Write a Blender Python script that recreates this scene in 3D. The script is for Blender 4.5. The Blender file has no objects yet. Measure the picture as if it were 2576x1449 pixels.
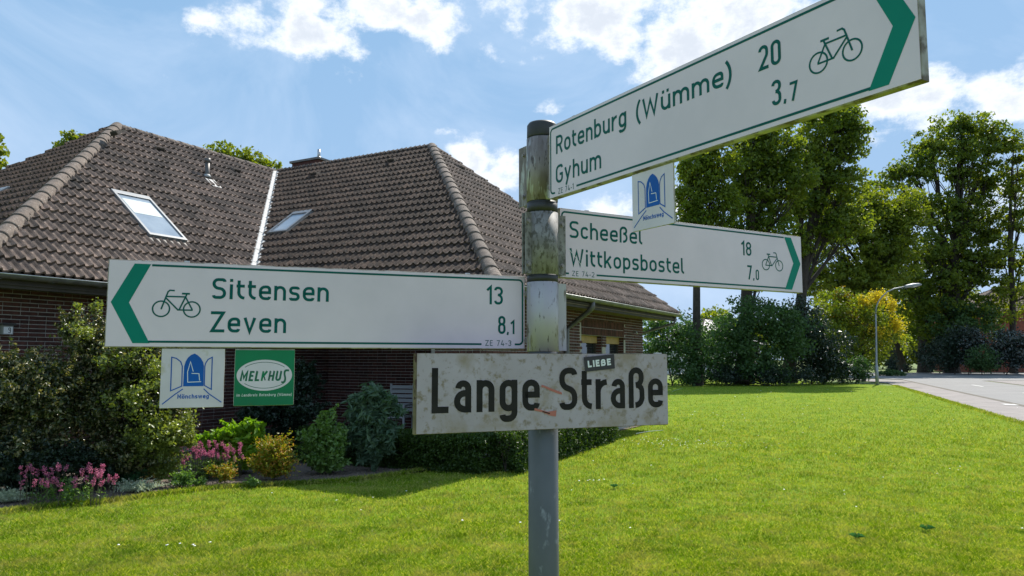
import bpy, bmesh, math, random
import numpy as np
from mathutils import Vector, Matrix
random.seed(7); rng = np.random.default_rng(7)
scene = bpy.context.scene
C = scene.collection
R = math.radians
PI = math.pi
EYE = 1.65
PITCH = 0.09425
# ------------------------------------------------------------------ camera, sky, sun, exposure
cam_d = bpy.data.cameras.new('camera'); cam = bpy.data.objects.new('camera', cam_d); C.objects.link(cam)
cam.location = (0, 0, EYE); cam.rotation_euler = (PI/2 + PITCH, 0, 0)
cam_d.sensor_width = 36; cam_d.lens = 1886.4/2576*36; cam_d.clip_start = 0.05; cam_d.clip_end = 3000
scene.camera = cam
SUN_AZ, SUN_EL = R(31), R(49)
world = bpy.data.worlds.new('World'); scene.world = world; world.use_nodes = True
wn, wl = world.node_tree.nodes, world.node_tree.links
wn.clear()
def N(nodes, t, **k):
    n = nodes.new(t)
    for a, b in k.items():
        if a == 'inp':
            for i, v in b.items(): n.inputs[i].default_value = v
        else: setattr(n, a, b)
    return n
def build_world():
    L = wl.new
    out = N(wn, 'ShaderNodeOutputWorld'); bg = N(wn, 'ShaderNodeBackground', inp={1: 0.119}); L(bg.outputs[0], out.inputs[0])
    sky = N(wn, 'ShaderNodeTexSky', sky_type='NISHITA', sun_disc=False, sun_elevation=SUN_EL, sun_rotation=SUN_AZ, air_density=1.0, dust_density=0.0, ozone_density=2.0)
    tc = N(wn, 'ShaderNodeTexCoord'); sx = N(wn, 'ShaderNodeSeparateXYZ'); L(tc.outputs['Generated'], sx.inputs[0])
    def M(op, a, b=None, c=None, clamp=False):
        m = N(wn, 'ShaderNodeMath', operation=op, use_clamp=clamp)
        for i, v in enumerate((a, b, c)):
            if v is None: continue
            if isinstance(v, (int, float)): m.inputs[i].default_value = v
            else: L(v, m.inputs[i])
        return m.outputs[0]
    az = M('ARCTAN2', sx.outputs[0], sx.outputs[1]); el = M('ARCSINE', sx.outputs[2])
    cv = N(wn, 'ShaderNodeCombineXYZ'); L(az, cv.inputs[0]); L(el, cv.inputs[1])
    # stretch coordinates a little so that clouds are wider than tall
    mp = N(wn, 'ShaderNodeMapping'); mp.inputs['Scale'].default_value = (1.0, 1.35, 1.0); L(cv.outputs[0], mp.inputs[0])
    def noise(scale, detail, rough, vec, dist=0.0, ofs=0.0):
        n = N(wn, 'ShaderNodeTexNoise', inp={'Scale': scale, 'Detail': detail, 'Roughness': rough, 'Distortion': dist})
        if ofs:
            a = N(wn, 'ShaderNodeVectorMath', operation='ADD'); a.inputs[1].default_value = (ofs, ofs*.7, 0); L(vec, a.inputs[0]); vec = a.outputs[0]
        L(vec, n.inputs['Vector']); return n.outputs['Fac']
    fine = noise(15.0, 10.0, 0.66, mp.outputs[0]); broad = noise(5.0, 3.0, 0.5, mp.outputs[0], ofs=3.3); wisp = noise(3.0, 6.0, 0.6, mp.outputs[0], dist=.8, ofs=9.1)
    def azel(u, v):
        dx = (u-1288)/1886.4; dv = -(v-724.5)/1886.4; c, s = math.cos(PITCH), math.sin(PITCH)
        x, y, z = dx, c-dv*s, s+dv*c; l = math.sqrt(x*x+y*y+z*z); return math.atan2(x, y), math.asin(z/l)
    blobs = [(1075,45,95,62,1.25),(960,15,150,55,1.2),(800,15,140,40,1.0),(790,90,120,62,1.15),(1130,40,45,50,.9),(870,120,90,40,.8),
             (600,55,95,55,1.1),(520,48,50,30,1.0),(1275,60,70,60,.8),(1225,130,40,45,.8),(1260,20,50,30,.7),
             (1500,30,140,85,1.35),(1560,100,110,50,1.1),(1440,40,70,60,1.1),(1720,110,130,95,1.35),(1840,60,190,110,1.3),(1690,150,80,50,1.0),(2050,90,160,90,1.2),
             (1385,270,45,26,.75),(1115,330,50,14,.7),(1190,400,60,55,1.2),(1270,410,60,50,1.15),(1160,385,40,35,.9),(1240,450,70,50,1.0),
             (1560,530,110,40,.95),(1500,545,80,30,.7),(2230,260,90,50,1.2),(2350,235,120,55,1.15),(2480,220,120,40,1.1),(2540,260,80,50,1.0),(2320,300,150,50,.8),(2560,180,60,40,.8),(1660,620,120,50,.7),(1700,540,60,60,.7),(2600,480,150,40,.7),
             (1560,545,60,26,.9)]
    acc = None
    for (u, v, ru, rv, amp) in blobs:
        a0, e0 = azel(u, v); sa, se = ru/1886.4*1.15, rv/1886.4*1.25
        da = M('MULTIPLY', M('SUBTRACT', az, a0), 1/sa); de = M('MULTIPLY', M('SUBTRACT', el, e0), 1/se)
        r2 = M('ADD', M('MULTIPLY', da, da), M('MULTIPLY', de, de))
        m = M('MULTIPLY', M('POWER', 2.718, M('MULTIPLY', r2, -1.0)), amp)
        acc = m if acc is None else M('MAXIMUM', acc, m)
    # further fair-weather clouds all round the rest of the sky
    rest = M('MULTIPLY', M('SUBTRACT', broad, .47), 6.0, clamp=True)
    outside = M('MAXIMUM', M('MULTIPLY', M('SUBTRACT', M('ABSOLUTE', az), .66), 6.0, clamp=True), M('MULTIPLY', M('SUBTRACT', el, .50), 6.0, clamp=True))
    acc = M('MAXIMUM', acc, M('MULTIPLY', rest, outside))
    dens = M('ADD', acc, M('MULTIPLY', M('SUBTRACT', fine, .5), 2.5))
    mask = N(wn, 'ShaderNodeMapRange', interpolation_type='SMOOTHSTEP', inp={1: .42, 2: 1.12}); L(dens, mask.inputs[0])
    core = N(wn, 'ShaderNodeMapRange', interpolation_type='SMOOTHSTEP', inp={1: .75, 2: 1.5}); L(dens, core.inputs[0])
    edge = N(wn, 'ShaderNodeMix', data_type='RGBA'); edge.inputs[6].default_value = (6.8, 7.0, 7.3, 1); edge.inputs[7].default_value = (4.6, 5.0, 5.6, 1); L(core.outputs[0], edge.inputs[0])
    ve = M('MULTIPLY', M('SUBTRACT', wisp, .42), 1.9, clamp=True)
    # film-like shoulder, the same for the whole sky
    def VM(op, a, b):
        m = N(wn, 'ShaderNodeVectorMath', operation=op)
        for i, q in enumerate((a, b)):
            if isinstance(q, tuple): m.inputs[i].default_value = q
            else: L(q, m.inputs[i])
        return m.outputs[0]
    soft = VM('DIVIDE', VM('MULTIPLY', sky.outputs[0], (3.05, 4.05, 5.8)), VM('ADD', sky.outputs[0], (1.15, .85, 1.0)))
    c1 = N(wn, 'ShaderNodeMix', data_type='RGBA'); L(ve, c1.inputs[0]); L(soft, c1.inputs[6]); c1.inputs[7].default_value = (4.3, 5.2, 6.5, 1)
    c2 = N(wn, 'ShaderNodeMix', data_type='RGBA'); L(mask.outputs[0], c2.inputs[0]); L(c1.outputs[2], c2.inputs[6]); L(edge.outputs[2], c2.inputs[7])
    L(c2.outputs[2], bg.inputs[0])
build_world()
sun_d = bpy.data.lights.new('sun', 'SUN'); sun_d.energy = 5.0; sun_d.angle = R(0.53); sun_d.color = (1.0, .95, .86)
sun = bpy.data.objects.new('sun', sun_d); C.objects.link(sun)
sun_dir = Vector((math.sin(SUN_AZ)*math.cos(SUN_EL), math.cos(SUN_AZ)*math.cos(SUN_EL), math.sin(SUN_EL)))
sun.rotation_euler = sun_dir.to_track_quat('Z', 'Y').to_euler(); sun.location = (20, 20, 30)
vs = scene.view_settings; vs.view_transform = 'Standard'; vs.look = 'None'; vs.exposure = 0.52; vs.gamma = 1; vs.use_curve_mapping = False
scene.render.engine = 'CYCLES'; scene.cycles.max_bounces = 6; scene.cycles.transparent_max_bounces = 8; scene.cycles.transmission_bounces = 4

# ------------------------------------------------------------------ helpers
def ray(u, v):
    dx = (u-1288)/1886.4; dv = -(v-724.5)/1886.4; c, s = math.cos(PITCH), math.sin(PITCH)
    return np.array([dx, c-dv*s, s+dv*c])
def at(u, v, Y):
    """world point seen at (u, v) of the measured picture at Y metres in front of the viewer"""
    r = ray(u, v); p = r*(Y/r[1]); return np.array([p[0], Y, p[2]+EYE])
def ground_at(u, v):
    r = ray(u, v); p = r*(-EYE/r[2]); return np.array([p[0], p[1], 0.0])
def px(p):
    c, s = math.cos(PITCH), math.sin(PITCH); z = p[2]-EYE
    d = p[1]*c+z*s; up = -p[1]*s+z*c
    return 1288+1886.4*p[0]/d, 724.5-1886.4*up/d
def tag(o, label=None, cat=None, group=None, kind=None):
    if label: o['label'] = label
    if cat: o['category'] = cat
    if group: o['group'] = group
    if kind: o['kind'] = kind
    return o
def empty(name, loc, label, cat, group=None):
    o = bpy.data.objects.new(name, None); C.objects.link(o); o.location = Vector([float(a) for a in loc]); o.empty_display_size = .1
    bpy.context.view_layer.update() if False else None
    o['_w'] = 0; del o['_w']
    return tag(o, label, cat, group)
def link(name, me, mt=None, parent=None, smooth=False):
    o = bpy.data.objects.new(name, me); C.objects.link(o)
    if mt is not None and not me.materials: me.materials.append(mt)
    if smooth: me.polygons.foreach_set('use_smooth', [True]*len(me.polygons))
    if parent is not None:
        o.parent = parent
        # geometry is written in world coordinates: cancel the parent's place
        loc = Vector((0, 0, 0)); q = parent
        while q is not None: loc += q.location; q = q.parent
        o.location = -loc
    return o
def np_mesh(name, V, F):
    """V (n,3); F (m,3) or (m,4)"""
    me = bpy.data.meshes.new(name); V = np.asarray(V, dtype=np.float32); F = np.asarray(F, dtype=np.int32); k = F.shape[1]
    me.vertices.add(len(V)); me.vertices.foreach_set('co', V.ravel())
    me.loops.add(F.size); me.loops.foreach_set('vertex_index', F.ravel())
    me.polygons.add(len(F)); me.polygons.foreach_set('loop_start', np.arange(0, F.size, k, dtype=np.int32))
    me.update(calc_edges=True); return me
class MB:
    def __init__(s): s.v = []; s.f = []
    def add(s, vs, fs):
        b = len(s.v); s.v += [tuple(float(c) for c in p) for p in vs]; s.f += [tuple(i+b for i in f) for f in fs]; return s
    def box(s, o, ex, ey, ez):
        """corner o and three edge vectors"""
        o, ex, ey, ez = (np.array(a, float) for a in (o, ex, ey, ez))
        if np.dot(np.cross(ex, ey), ez) < 0: ex, ey = ey, ex
        p = [o, o+ex, o+ex+ey, o+ey, o+ez, o+ex+ez, o+ex+ey+ez, o+ey+ez]
        return s.add(p, [(0,3,2,1),(4,5,6,7),(0,1,5,4),(1,2,6,5),(2,3,7,6),(3,0,4,7)])
    def tube(s, pts, radii, n=8, cap=True, wob=0.0):
        pts = [np.array(p, float) for p in pts]
        if not hasattr(radii, '__len__'): radii = [radii]*len(pts)
        b = len(s.v); prev = None
        for i, p in enumerate(pts):
            t = pts[min(i+1, len(pts)-1)]-pts[max(i-1, 0)]; t = t/(np.linalg.norm(t)+1e-9)
            if prev is None:
                a = np.array([1., 0, 0]) if abs(t[0]) < .8 else np.array([0, 1., 0]); a = a-t*np.dot(a, t)
            else: a = prev-t*np.dot(prev, t)
            a = a/(np.linalg.norm(a)+1e-9); prev = a; c = np.cross(t, a)
            for k in range(n):
                th = 2*PI*k/n; rr = radii[i]*(1+(random.uniform(-wob, wob) if wob else 0))
                s.v.append(tuple(p+a*math.cos(th)*rr+c*math.sin(th)*rr))
        for i in range(len(pts)-1):
            for k in range(n):
                k2 = (k+1) % n; s.f.append((b+i*n+k, b+i*n+k2, b+(i+1)*n+k2, b+(i+1)*n+k))
        if cap:
            s.f.append(tuple(b+k for k in reversed(range(n)))); s.f.append(tuple(b+(len(pts)-1)*n+k for k in range(n)))
        return s
    def mesh(s, name):
        me = bpy.data.meshes.new(name); me.from_pydata(s.v, [], s.f); me.update(); return me
    def build(s, name, mt, parent=None, smooth=False): return link(name, s.mesh(name), mt, parent, smooth)
def bevel(o, w=.002, seg=2):
    m = o.modifiers.new('edge', 'BEVEL'); m.width = w; m.segments = seg; m.limit_method = 'ANGLE'; return o

# ------------------------------------------------------------------ materials
def new_mat(name):
    m = bpy.data.materials.new(name); m.use_nodes = True; nt = m.node_tree; nt.nodes.clear()
    out = N(nt.nodes, 'ShaderNodeOutputMaterial'); b = N(nt.nodes, 'ShaderNodeBsdfPrincipled'); nt.links.new(b.outputs[0], out.inputs[0])
    return m, nt, b, out
def rgba(c): return (c[0], c[1], c[2], 1)
def mat(name, base, rough=.7, var=None, vscale=3.0, metal=0.0, bump=0.0, bscale=40.0, spec=.5, detail=4.0, lo=.35, hi=.65, island=0.0, extra=None, dist=0.0, zs=1.0):
    """base colour mixed with var by noise; extra = [(colour, scale, lo, hi)] further stains"""
    m, nt, b, out = new_mat(name); n, L = nt.nodes, nt.links.new
    b.inputs['Roughness'].default_value = rough; b.inputs['Metallic'].default_value = metal; b.inputs['Specular IOR Level'].default_value = spec
    tc = N(n, 'ShaderNodeTexCoord')
    col = None; src = tc.outputs['Object']
    if zs != 1.0:
        mp = N(n, 'ShaderNodeMapping'); mp.inputs['Scale'].default_value = (1, 1, zs); L(src, mp.inputs[0]); src = mp.outputs[0]
    def noise(sc, de=detail, di=0.0):
        q = N(n, 'ShaderNodeTexNoise', inp={'Scale': sc, 'Detail': de, 'Roughness': .6, 'Distortion': di}); L(src, q.inputs['Vector']); return q.outputs['Fac']
    def mixc(fac, a, c):
        q = N(n, 'ShaderNodeMix', data_type='RGBA'); L(fac, q.inputs[0])
        if isinstance(a, tuple): q.inputs[6].default_value = a
        else: L(a, q.inputs[6])
        if isinstance(c, tuple): q.inputs[7].default_value = c
        else: L(c, q.inputs[7])
        return q.outputs[2]
    def rng_(fac, a, c):
        q = N(n, 'ShaderNodeMapRange', inp={1: a, 2: c}); L(fac, q.inputs[0]); return q.outputs[0]
    if var is not None: col = mixc(rng_(noise(vscale, di=dist), lo, hi), rgba(base), rgba(var))
    for (c, sc, a, d) in (extra or []):
        col = mixc(rng_(noise(sc), a, d), col if col is not None else rgba(base), rgba(c))
    if island:
        g = N(n, 'ShaderNodeNewGeometry'); oi = N(n, 'ShaderNodeObjectInfo'); ad = N(n, 'ShaderNodeMath', operation='ADD'); L(g.outputs['Random Per Island'], ad.inputs[0]); L(oi.outputs['Random'], ad.inputs[1])
        fr = N(n, 'ShaderNodeMath', operation='FRACT'); L(ad.outputs[0], fr.inputs[0])
        mr = N(n, 'ShaderNodeMapRange', inp={3: 1-island, 4: 1+island}); L(fr.outputs[0], mr.inputs[0])
        hs = N(n, 'ShaderNodeHueSaturation'); L(mr.outputs[0], hs.inputs['Value'])
        if col is None: hs.inputs['Color'].default_value = rgba(base)
        else: L(col, hs.inputs['Color'])
        col = hs.outputs[0]
    if col is None: b.inputs['Base Color'].default_value = rgba(base)
    else: L(col, b.inputs['Base Color'])
    if bump:
        bp = N(n, 'ShaderNodeBump', inp={'Strength': bump, 'Distance': .01}); L(noise(bscale, 5.0), bp.inputs['Height']); L(bp.outputs[0], b.inputs['Normal'])
    return m
def leaf_mat(name, c1, c2, trans=.45, tcol=None, rough=.45, pscale=1.2, spec=.4, c3=None, c4=None, c5=None, stripe=False):
    """leaf: colour varies from leaf to leaf and from clump to clump; part of the light passes through"""
    m, nt, b, out = new_mat(name); n, L = nt.nodes, nt.links.new
    g = N(n, 'ShaderNodeNewGeometry'); tc = N(n, 'ShaderNodeTexCoord')
    no = N(n, 'ShaderNodeTexNoise', inp={'Scale': pscale, 'Detail': 2.0}); L(tc.outputs['Object'], no.inputs['Vector'])
    ad = N(n, 'ShaderNodeMath', operation='MULTIPLY_ADD', inp={1: .5}); L(g.outputs['Random Per Island'], ad.inputs[0]); L(no.outputs['Fac'], ad.inputs[2])
    mr = N(n, 'ShaderNodeMapRange', inp={1: .4, 2: 1.1}); L(ad.outputs[0], mr.inputs[0])
    mx = N(n, 'ShaderNodeMix', data_type='RGBA'); L(mr.outputs[0], mx.inputs[0]); mx.inputs[6].default_value = rgba(c1); mx.inputs[7].default_value = rgba(c2)
    col = mx.outputs[2]
    if c3 is not None:
        st = N(n, 'ShaderNodeMath', operation='GREATER_THAN', inp={1: .72}); L(g.outputs['Random Per Island'], st.inputs[0])
        m3 = N(n, 'ShaderNodeMix', data_type='RGBA'); L(st.outputs[0], m3.inputs[0]); L(col, m3.inputs[6]); m3.inputs[7].default_value = rgba(c3); col = m3.outputs[2]
    for c_ in (c4, c5):
        if c_ is None: continue
        nn_ = N(n, 'ShaderNodeTexNoise', inp={'Scale': c_[1], 'Detail': 6.0, 'Roughness': .75}); L(tc.outputs['Object'], nn_.inputs['Vector'])
        r_ = N(n, 'ShaderNodeMapRange', inp={1: c_[2], 2: c_[3], 4: .85}); L(nn_.outputs['Fac'], r_.inputs[0])
        m4 = N(n, 'ShaderNodeMix', data_type='RGBA'); L(r_.outputs[0], m4.inputs[0]); L(col, m4.inputs[6]); m4.inputs[7].default_value = rgba(c_[0]); col = m4.outputs[2]
    if stripe:                                                     # mowing tracks, slightly wavering
        wv = N(n, 'ShaderNodeTexWave', wave_profile='SIN', inp={'Scale': .42, 'Distortion': 5.0, 'Detail': 3.0, 'Detail Scale': .35}); mp_ = N(n, 'ShaderNodeMapping'); mp_.inputs['Rotation'].default_value = (0, 0, .62); L(tc.outputs['Object'], mp_.inputs[0]); L(mp_.outputs[0], wv.inputs['Vector'])
        hs_ = N(n, 'ShaderNodeHueSaturation'); mr_ = N(n, 'ShaderNodeMapRange', inp={3: .93, 4: 1.06}); L(wv.outputs['Fac'], mr_.inputs[0]); L(mr_.outputs[0], hs_.inputs['Value']); L(col, hs_.inputs['Color']); col = hs_.outputs[0]
    L(col, b.inputs['Base Color']); b.inputs['Roughness'].default_value = rough; b.inputs['Specular IOR Level'].default_value = spec
    tr = N(n, 'ShaderNodeBsdfTranslucent'); mul = N(n, 'ShaderNodeMix', data_type='RGBA', blend_type='MULTIPLY'); mul.inputs[0].default_value = 1
    L(col, mul.inputs[6]); mul.inputs[7].default_value = rgba(tcol or (1.5, 1.5, .55)); L(mul.outputs[2], tr.inputs[0])
    ms = N(n, 'ShaderNodeMixShader', inp={0: trans}); L(b.outputs[0], ms.inputs[1]); L(tr.outputs[0], ms.inputs[2]); L(ms.outputs[0], out.inputs[0])
    return m
MAT = {}
MAT['tile'] = mat('roof tile', (.180,.126,.097), .88, (.078,.055,.044), 5.0, bump=.9, bscale=55, island=.35, extra=[((.28,.23,.19), 28.0, .58, .70), ((.045,.036,.030), 1.6, .50, .72), ((.075,.050,.035), 5.0, .56, .66)])
MAT['tile_moss_shade'] = mat('mossy shaded roof tile', (.104,.066,.048), .95, (.032,.022,.017), 7.0, bump=1.0, bscale=60, island=.35, extra=[((.21,.165,.13), 30.0, .58, .70), ((.045,.035,.03), 8.0, .5, .68), ((.16,.10,.035), 2.2, .70, .78)])  # mossy, and darkened in colour for the faces turned from the sun
MAT['cap'] = mat('ridge cap', (.165,.126,.100), .9, (.095,.073,.058), 12.0, bump=.8, bscale=60, island=.2, extra=[((.32,.30,.27), 35.0, .60, .68), ((.07,.06,.05), 6.0, .6, .75)])
MAT['deck'] = mat('roof boarding', (.03,.025,.02), .95)
MAT['zinc'] = mat('zinc sheet', (.42,.42,.41), .6, (.33,.33,.32), 9.0, metal=.0, bump=.3, bscale=20)
MAT['gutter'] = mat('weathered gutter', (.16,.15,.14), .5, (.09,.085,.08), 6.0, metal=.3)
MAT['gutter_rim'] = mat('gutter rim highlight', (.55,.55,.54), .45, (.35,.35,.34), 6.0, metal=.5)  # pale tone stands for the highlight along the rim
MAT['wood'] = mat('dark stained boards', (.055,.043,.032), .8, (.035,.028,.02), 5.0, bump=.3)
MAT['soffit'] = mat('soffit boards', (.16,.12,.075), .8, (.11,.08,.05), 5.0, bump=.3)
MAT['brick'] = mat('brick', (.110,.038,.029), .9, (.060,.024,.020), 14.0, bump=.6, bscale=70, island=.4)
MAT['mortar'] = mat('mortar', (.46,.42,.38), .95, (.34,.31,.28), 20.0, bump=.5, bscale=80)
MAT['glass'] = mat('window glass', (.02,.025,.03), .04, spec=1.0)
MAT['curtain_glass'] = mat('glass before a pale curtain', (.30,.35,.40), .05, (.22,.26,.31), 2.0, spec=1.0)
MAT['alu'] = mat('aluminium', (.55,.55,.56), .42, (.42,.42,.43), 30.0, metal=.75, extra=[((.12,.11,.09), 45.0, .63, .70)])
MAT['frame_grey'] = mat('grey window frame', (.22,.225,.23), .45, (.25,.26,.27), 8.0, metal=.3)
MAT['blind'] = mat('blind', (.40,.46,.46), .5)
MAT['shutter'] = mat('shutter box', (.42,.27,.09), .7, (.30,.19,.07), 7.0)
MAT['bark'] = mat('bark', (.055,.043,.034), .95, (.030,.024,.019), 6.0, bump=1.0, bscale=14)
MAT['stem'] = mat('stem', (.09,.085,.04), .8, (.06,.05,.03), 10)
MAT['ground'] = mat('meadow', (.13,.18,.03), .95, (.08,.12,.02), .35, bump=.3, bscale=20)
MAT['lawn'] = mat('lawn', (.12,.20,.015), 1.0, (.19,.25,.022), .9, spec=.05, bump=.6, bscale=60, extra=[((.08,.13,.016), 4.0, .5, .7), ((.17,.17,.06), 1.3, .66, .78)])
MAT['soil'] = mat('soil', (.15,.115,.09), .95, (.09,.07,.055), 12.0, bump=1.0, bscale=50, extra=[((.22,.19,.16), 40.0, .6, .7)])
MAT['asphalt'] = mat('asphalt', (.20,.195,.19), .85, (.155,.15,.148), .5, bump=.4, bscale=90, extra=[((.26,.255,.245), 6.0, .58, .75)], lo=.3, hi=.7)
MAT['paving'] = mat('pavement', (.255,.225,.21), .9, (.19,.17,.16), 1.2, bump=.4, bscale=60, extra=[((.33,.30,.28), 9.0, .6, .75)])
MAT['kerb'] = mat('kerb', (.13,.11,.085), .9, (.09,.08,.06), 3.0, bump=.4)
MAT['marking'] = mat('road marking', (.55,.55,.53), .7, (.38,.38,.36), 5.0)
MAT['terrace'] = mat('terrace slab', (.18,.17,.16), .9, (.13,.12,.11), 4.0)
# ------------------------------------------------------------------ lettering: single-stroke letters drawn as ribbons
def rp(pts, r=None, closed=False, n=5):
    """polyline with rounded corners"""
    P = [np.array(p, float) for p in pts]; m = len(P); out = []
    rs = r if hasattr(r, '__len__') else [r]*m
    for i in range(m):
        if not closed and i in (0, m-1): out.append(P[i]); continue
        a, b, c = P[(i-1) % m], P[i], P[(i+1) % m]; u = a-b; w = c-b; lu, lw = np.linalg.norm(u), np.linalg.norm(w)
        if lu < 1e-9 or lw < 1e-9: continue
        u = u/lu; w = w/lw; ca = max(-.9999, min(.9999, float(u@w))); th = math.acos(ca)
        rr = rs[i] if rs[i] is not None else 1e9
        if rr <= 0 or th > 3.05: out.append(b); continue
        full_u = (not closed and (i-1) == 0); full_w = (not closed and (i+1) == m-1)
        t = min(rr/math.tan(th/2), lu*(1 if full_u else .5), lw*(1 if full_w else .5)); q = t*math.tan(th/2)
        bis = (u+w)/np.linalg.norm(u+w); cen = b+bis*(q/math.sin(th/2)); s, e = b+u*t, b+w*t
        a0 = math.atan2(*(s-cen)[::-1]); a1 = math.atan2(*(e-cen)[::-1]); d = (a1-a0+PI) % (2*PI)-PI
        for k in range(n+1): ang = a0+d*k/n; out.append(cen+q*np.array([math.cos(ang), math.sin(ang)]))
    return out
def glyph(ch, W, H, s):
    """centre lines of one character whose outer size is W x H at stroke width s: list of (points, closed)"""
    a = s/2; Rr = W-a; T = H-a; xh = .72*H; X = xh-a; D = -.24*H+a; S = []
    def add(p, r=None, c=False): S.append((rp(p, r, c), c))
    def o(y0, y1): add([(a, y0), (Rr, y0), (Rr, y1), (a, y1)], None, True)
    def dots():
        for f in (.26, .74): add([(f*W-a, .915*H), (f*W+a, .915*H)])
    if ch in 'oöbdpqg':
        o(a, X)
        if ch == 'b': add([(a, 0), (a, H)])
        if ch == 'd': add([(Rr, 0), (Rr, H)])
        if ch == 'p': add([(a, -.24*H), (a, xh)])
        if ch == 'q': add([(Rr, -.24*H), (Rr, xh)])
        if ch == 'g': add([(Rr, xh), (Rr, D), (a, D), (a, D+.09*H)])
        if ch == 'ö': dots()
    elif ch == 'a':
        add([(a*1.4, X-.11*H), (a*1.4, X), (Rr, X), (Rr, 0)]); add([(Rr, .42*H), (a, .42*H), (a, a), (Rr, a)]) if False else add([(Rr, .43*H), (a, .43*H), (a, a), (Rr, a)], None)
    elif ch == 'c': add([(Rr, X-.12*H), (Rr, X), (a, X), (a, a), (Rr, a), (Rr, a+.12*H)])
    elif ch == 'e': add([(a, .37*H), (Rr, .37*H), (Rr, X), (a, X), (a, a), (Rr, a), (Rr, a+.10*H)], [0, 0, None, None, None, None, 0])
    elif ch == 'h': add([(a, 0), (a, H)]); add([(a, .3*H), (a, X), (Rr, X), (Rr, 0)])
    elif ch == 'n': add([(a, 0), (a, xh)]); add([(a, .3*H), (a, X), (Rr, X), (Rr, 0)])
    elif ch == 'm': add([(a, 0), (a, xh)]); add([(a, .3*H), (a, X), (W/2, X), (W/2, 0)]); add([(W/2, .3*H), (W/2, X), (Rr, X), (Rr, 0)])
    elif ch == 'i': add([(W/2, 0), (W/2, xh)]); add([(W/2, .84*H), (W/2, .98*H)])
    elif ch == 'k': add([(a, 0), (a, H)]); add([(a, .24*H), (W-a*.9, xh)]); add([(.42*W, .40*H), (W-a*.8, 0)])
    elif ch == 'l': add([(a, H), (a, a), (W, a)])
    elif ch == 'r': add([(a, 0), (a, xh)]); add([(a, .35*H), (a, X), (W, X)])
    elif ch == 's': add([(Rr, X-.08*H), (Rr, X), (a, X), (a, .38*H), (Rr, .34*H), (Rr, a), (a, a), (a, a+.08*H)])
    elif ch == 't': add([(.3*W, .92*H), (.3*W, a), (W, a)]); add([(0, X), (W, X)])
    elif ch in 'uü':
        add([(a, xh), (a, a), (Rr, a), (Rr, .4*H)]); add([(Rr, 0), (Rr, xh)])
        if ch == 'ü': dots()
    elif ch == 'v': add([(a, xh), (W/2, a*.6), (Rr, xh)], 0)
    elif ch == 'w': add([(a, xh), (.29*W, a*.7), (.5*W, xh*.92), (.71*W, a*.7), (Rr, xh)], 0)
    elif ch == 'y': add([(a, xh), (W/2, a*.8)]); add([(Rr, xh), (.25*W, -.24*H)])
    elif ch == 'ß': add([(a, 0), (a, T), (Rr-.04*W, T), (Rr-.04*W, .56*H), (.45*W, .56*H)], [0, None, None, None, 0]); add([(.5*W, .56*H), (Rr, .56*H), (Rr, a), (.42*W, a)])
    elif ch == 'Z': add([(0, T), (Rr, T), (a, a), (W, a)], 0)
    elif ch == 'S': add([(Rr, T-.10*H), (Rr, T), (a, T), (a, .54*H), (Rr, .47*H), (Rr, a), (a, a), (a, a+.10*H)])
    elif ch == 'W': add([(a, H), (.27*W, a*.8), (.5*W, .82*H), (.73*W, a*.8), (Rr, H)], 0)
    elif ch == 'R': add([(a, 0), (a, H)]); add([(a, T), (Rr, T), (Rr, .47*H), (a, .47*H)]); add([(.52*W, .47*H), (W-a*.9, 0)])
    elif ch == 'G': add([(Rr, T-.13*H), (Rr, T), (a, T), (a, a), (Rr, a), (Rr, .47*H), (.55*W, .47*H)], [0, None, None, None, None, 0, 0])
    elif ch == 'L': add([(a, H), (a, a), (W, a)], 0)
    elif ch == 'E': add([(W, T), (a, T), (a, a), (W, a)], 0); add([(a, .52*H), (.9*W, .52*H)])
    elif ch == 'M': add([(a, 0), (a, H-.05*H), (W/2, .3*H), (Rr, H-.05*H), (Rr, 0)], 0)
    elif ch == 'K': add([(a, 0), (a, H)]); add([(a, .34*H), (W-a, H)]); add([(.4*W, .55*H), (W-a*.9, 0)])
    elif ch == 'H': add([(a, 0), (a, H)]); add([(Rr, 0), (Rr, H)]); add([(a, .5*H), (Rr, .5*H)])
    elif ch == 'U': add([(a, H), (a, a), (Rr, a), (Rr, H)])
    elif ch == 'I': add([(W/2, 0), (W/2, H)])
    elif ch == 'B': add([(a, a), (a, T), (Rr-.05*W, T), (Rr-.05*W, .53*H), (a, .53*H)]); add([(a, .53*H), (Rr, .53*H), (Rr, a), (a, a), (a, .5*H)], [0, None, None, 0, 0])
    elif ch == '0': o(a, T)
    elif ch == '1': add([(Rr, 0), (Rr, H-a*.4), (0, .78*H)], 0)
    elif ch == '2': add([(a, T-.16*H), (a, T), (Rr, T), (Rr, .58*H), (a*1.15, a), (W, a)], [0, None, None, .25*H, 0, 0])
    elif ch == '3': add([(a, T-.14*H), (a, T), (Rr, T), (Rr, .54*H), (.42*W, .54*H)], None); add([(.42*W, .54*H), (Rr, .54*H), (Rr, a), (a, a), (a, a+.14*H)])
    elif ch == '4': add([(.68*W, 0), (.68*W, .52*H)]); add([(.52*W, H), (a, .24*H), (W, .24*H)], 0)
    elif ch == '7': add([(0, T), (Rr, T), (.32*W, 0)], 0)
    elif ch == '8': o(a, .54*H); add([(a+.02*W, .54*H), (Rr-.02*W, .54*H), (Rr-.02*W, T), (a+.02*W, T)], None, True)
    elif ch == ',': add([(W/2+.01*H, .13*H), (W/2-.04*H, -.10*H)])
    elif ch == '-': add([(0, .38*H), (W, .38*H)])
    elif ch == '(': add([(W, 1.05*H), (a, .75*H), (a, .12*H), (W, -.18*H)])
    elif ch == ')': add([(0, 1.05*H), (Rr, .75*H), (Rr, .12*H), (0, -.18*H)])
    return S
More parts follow.
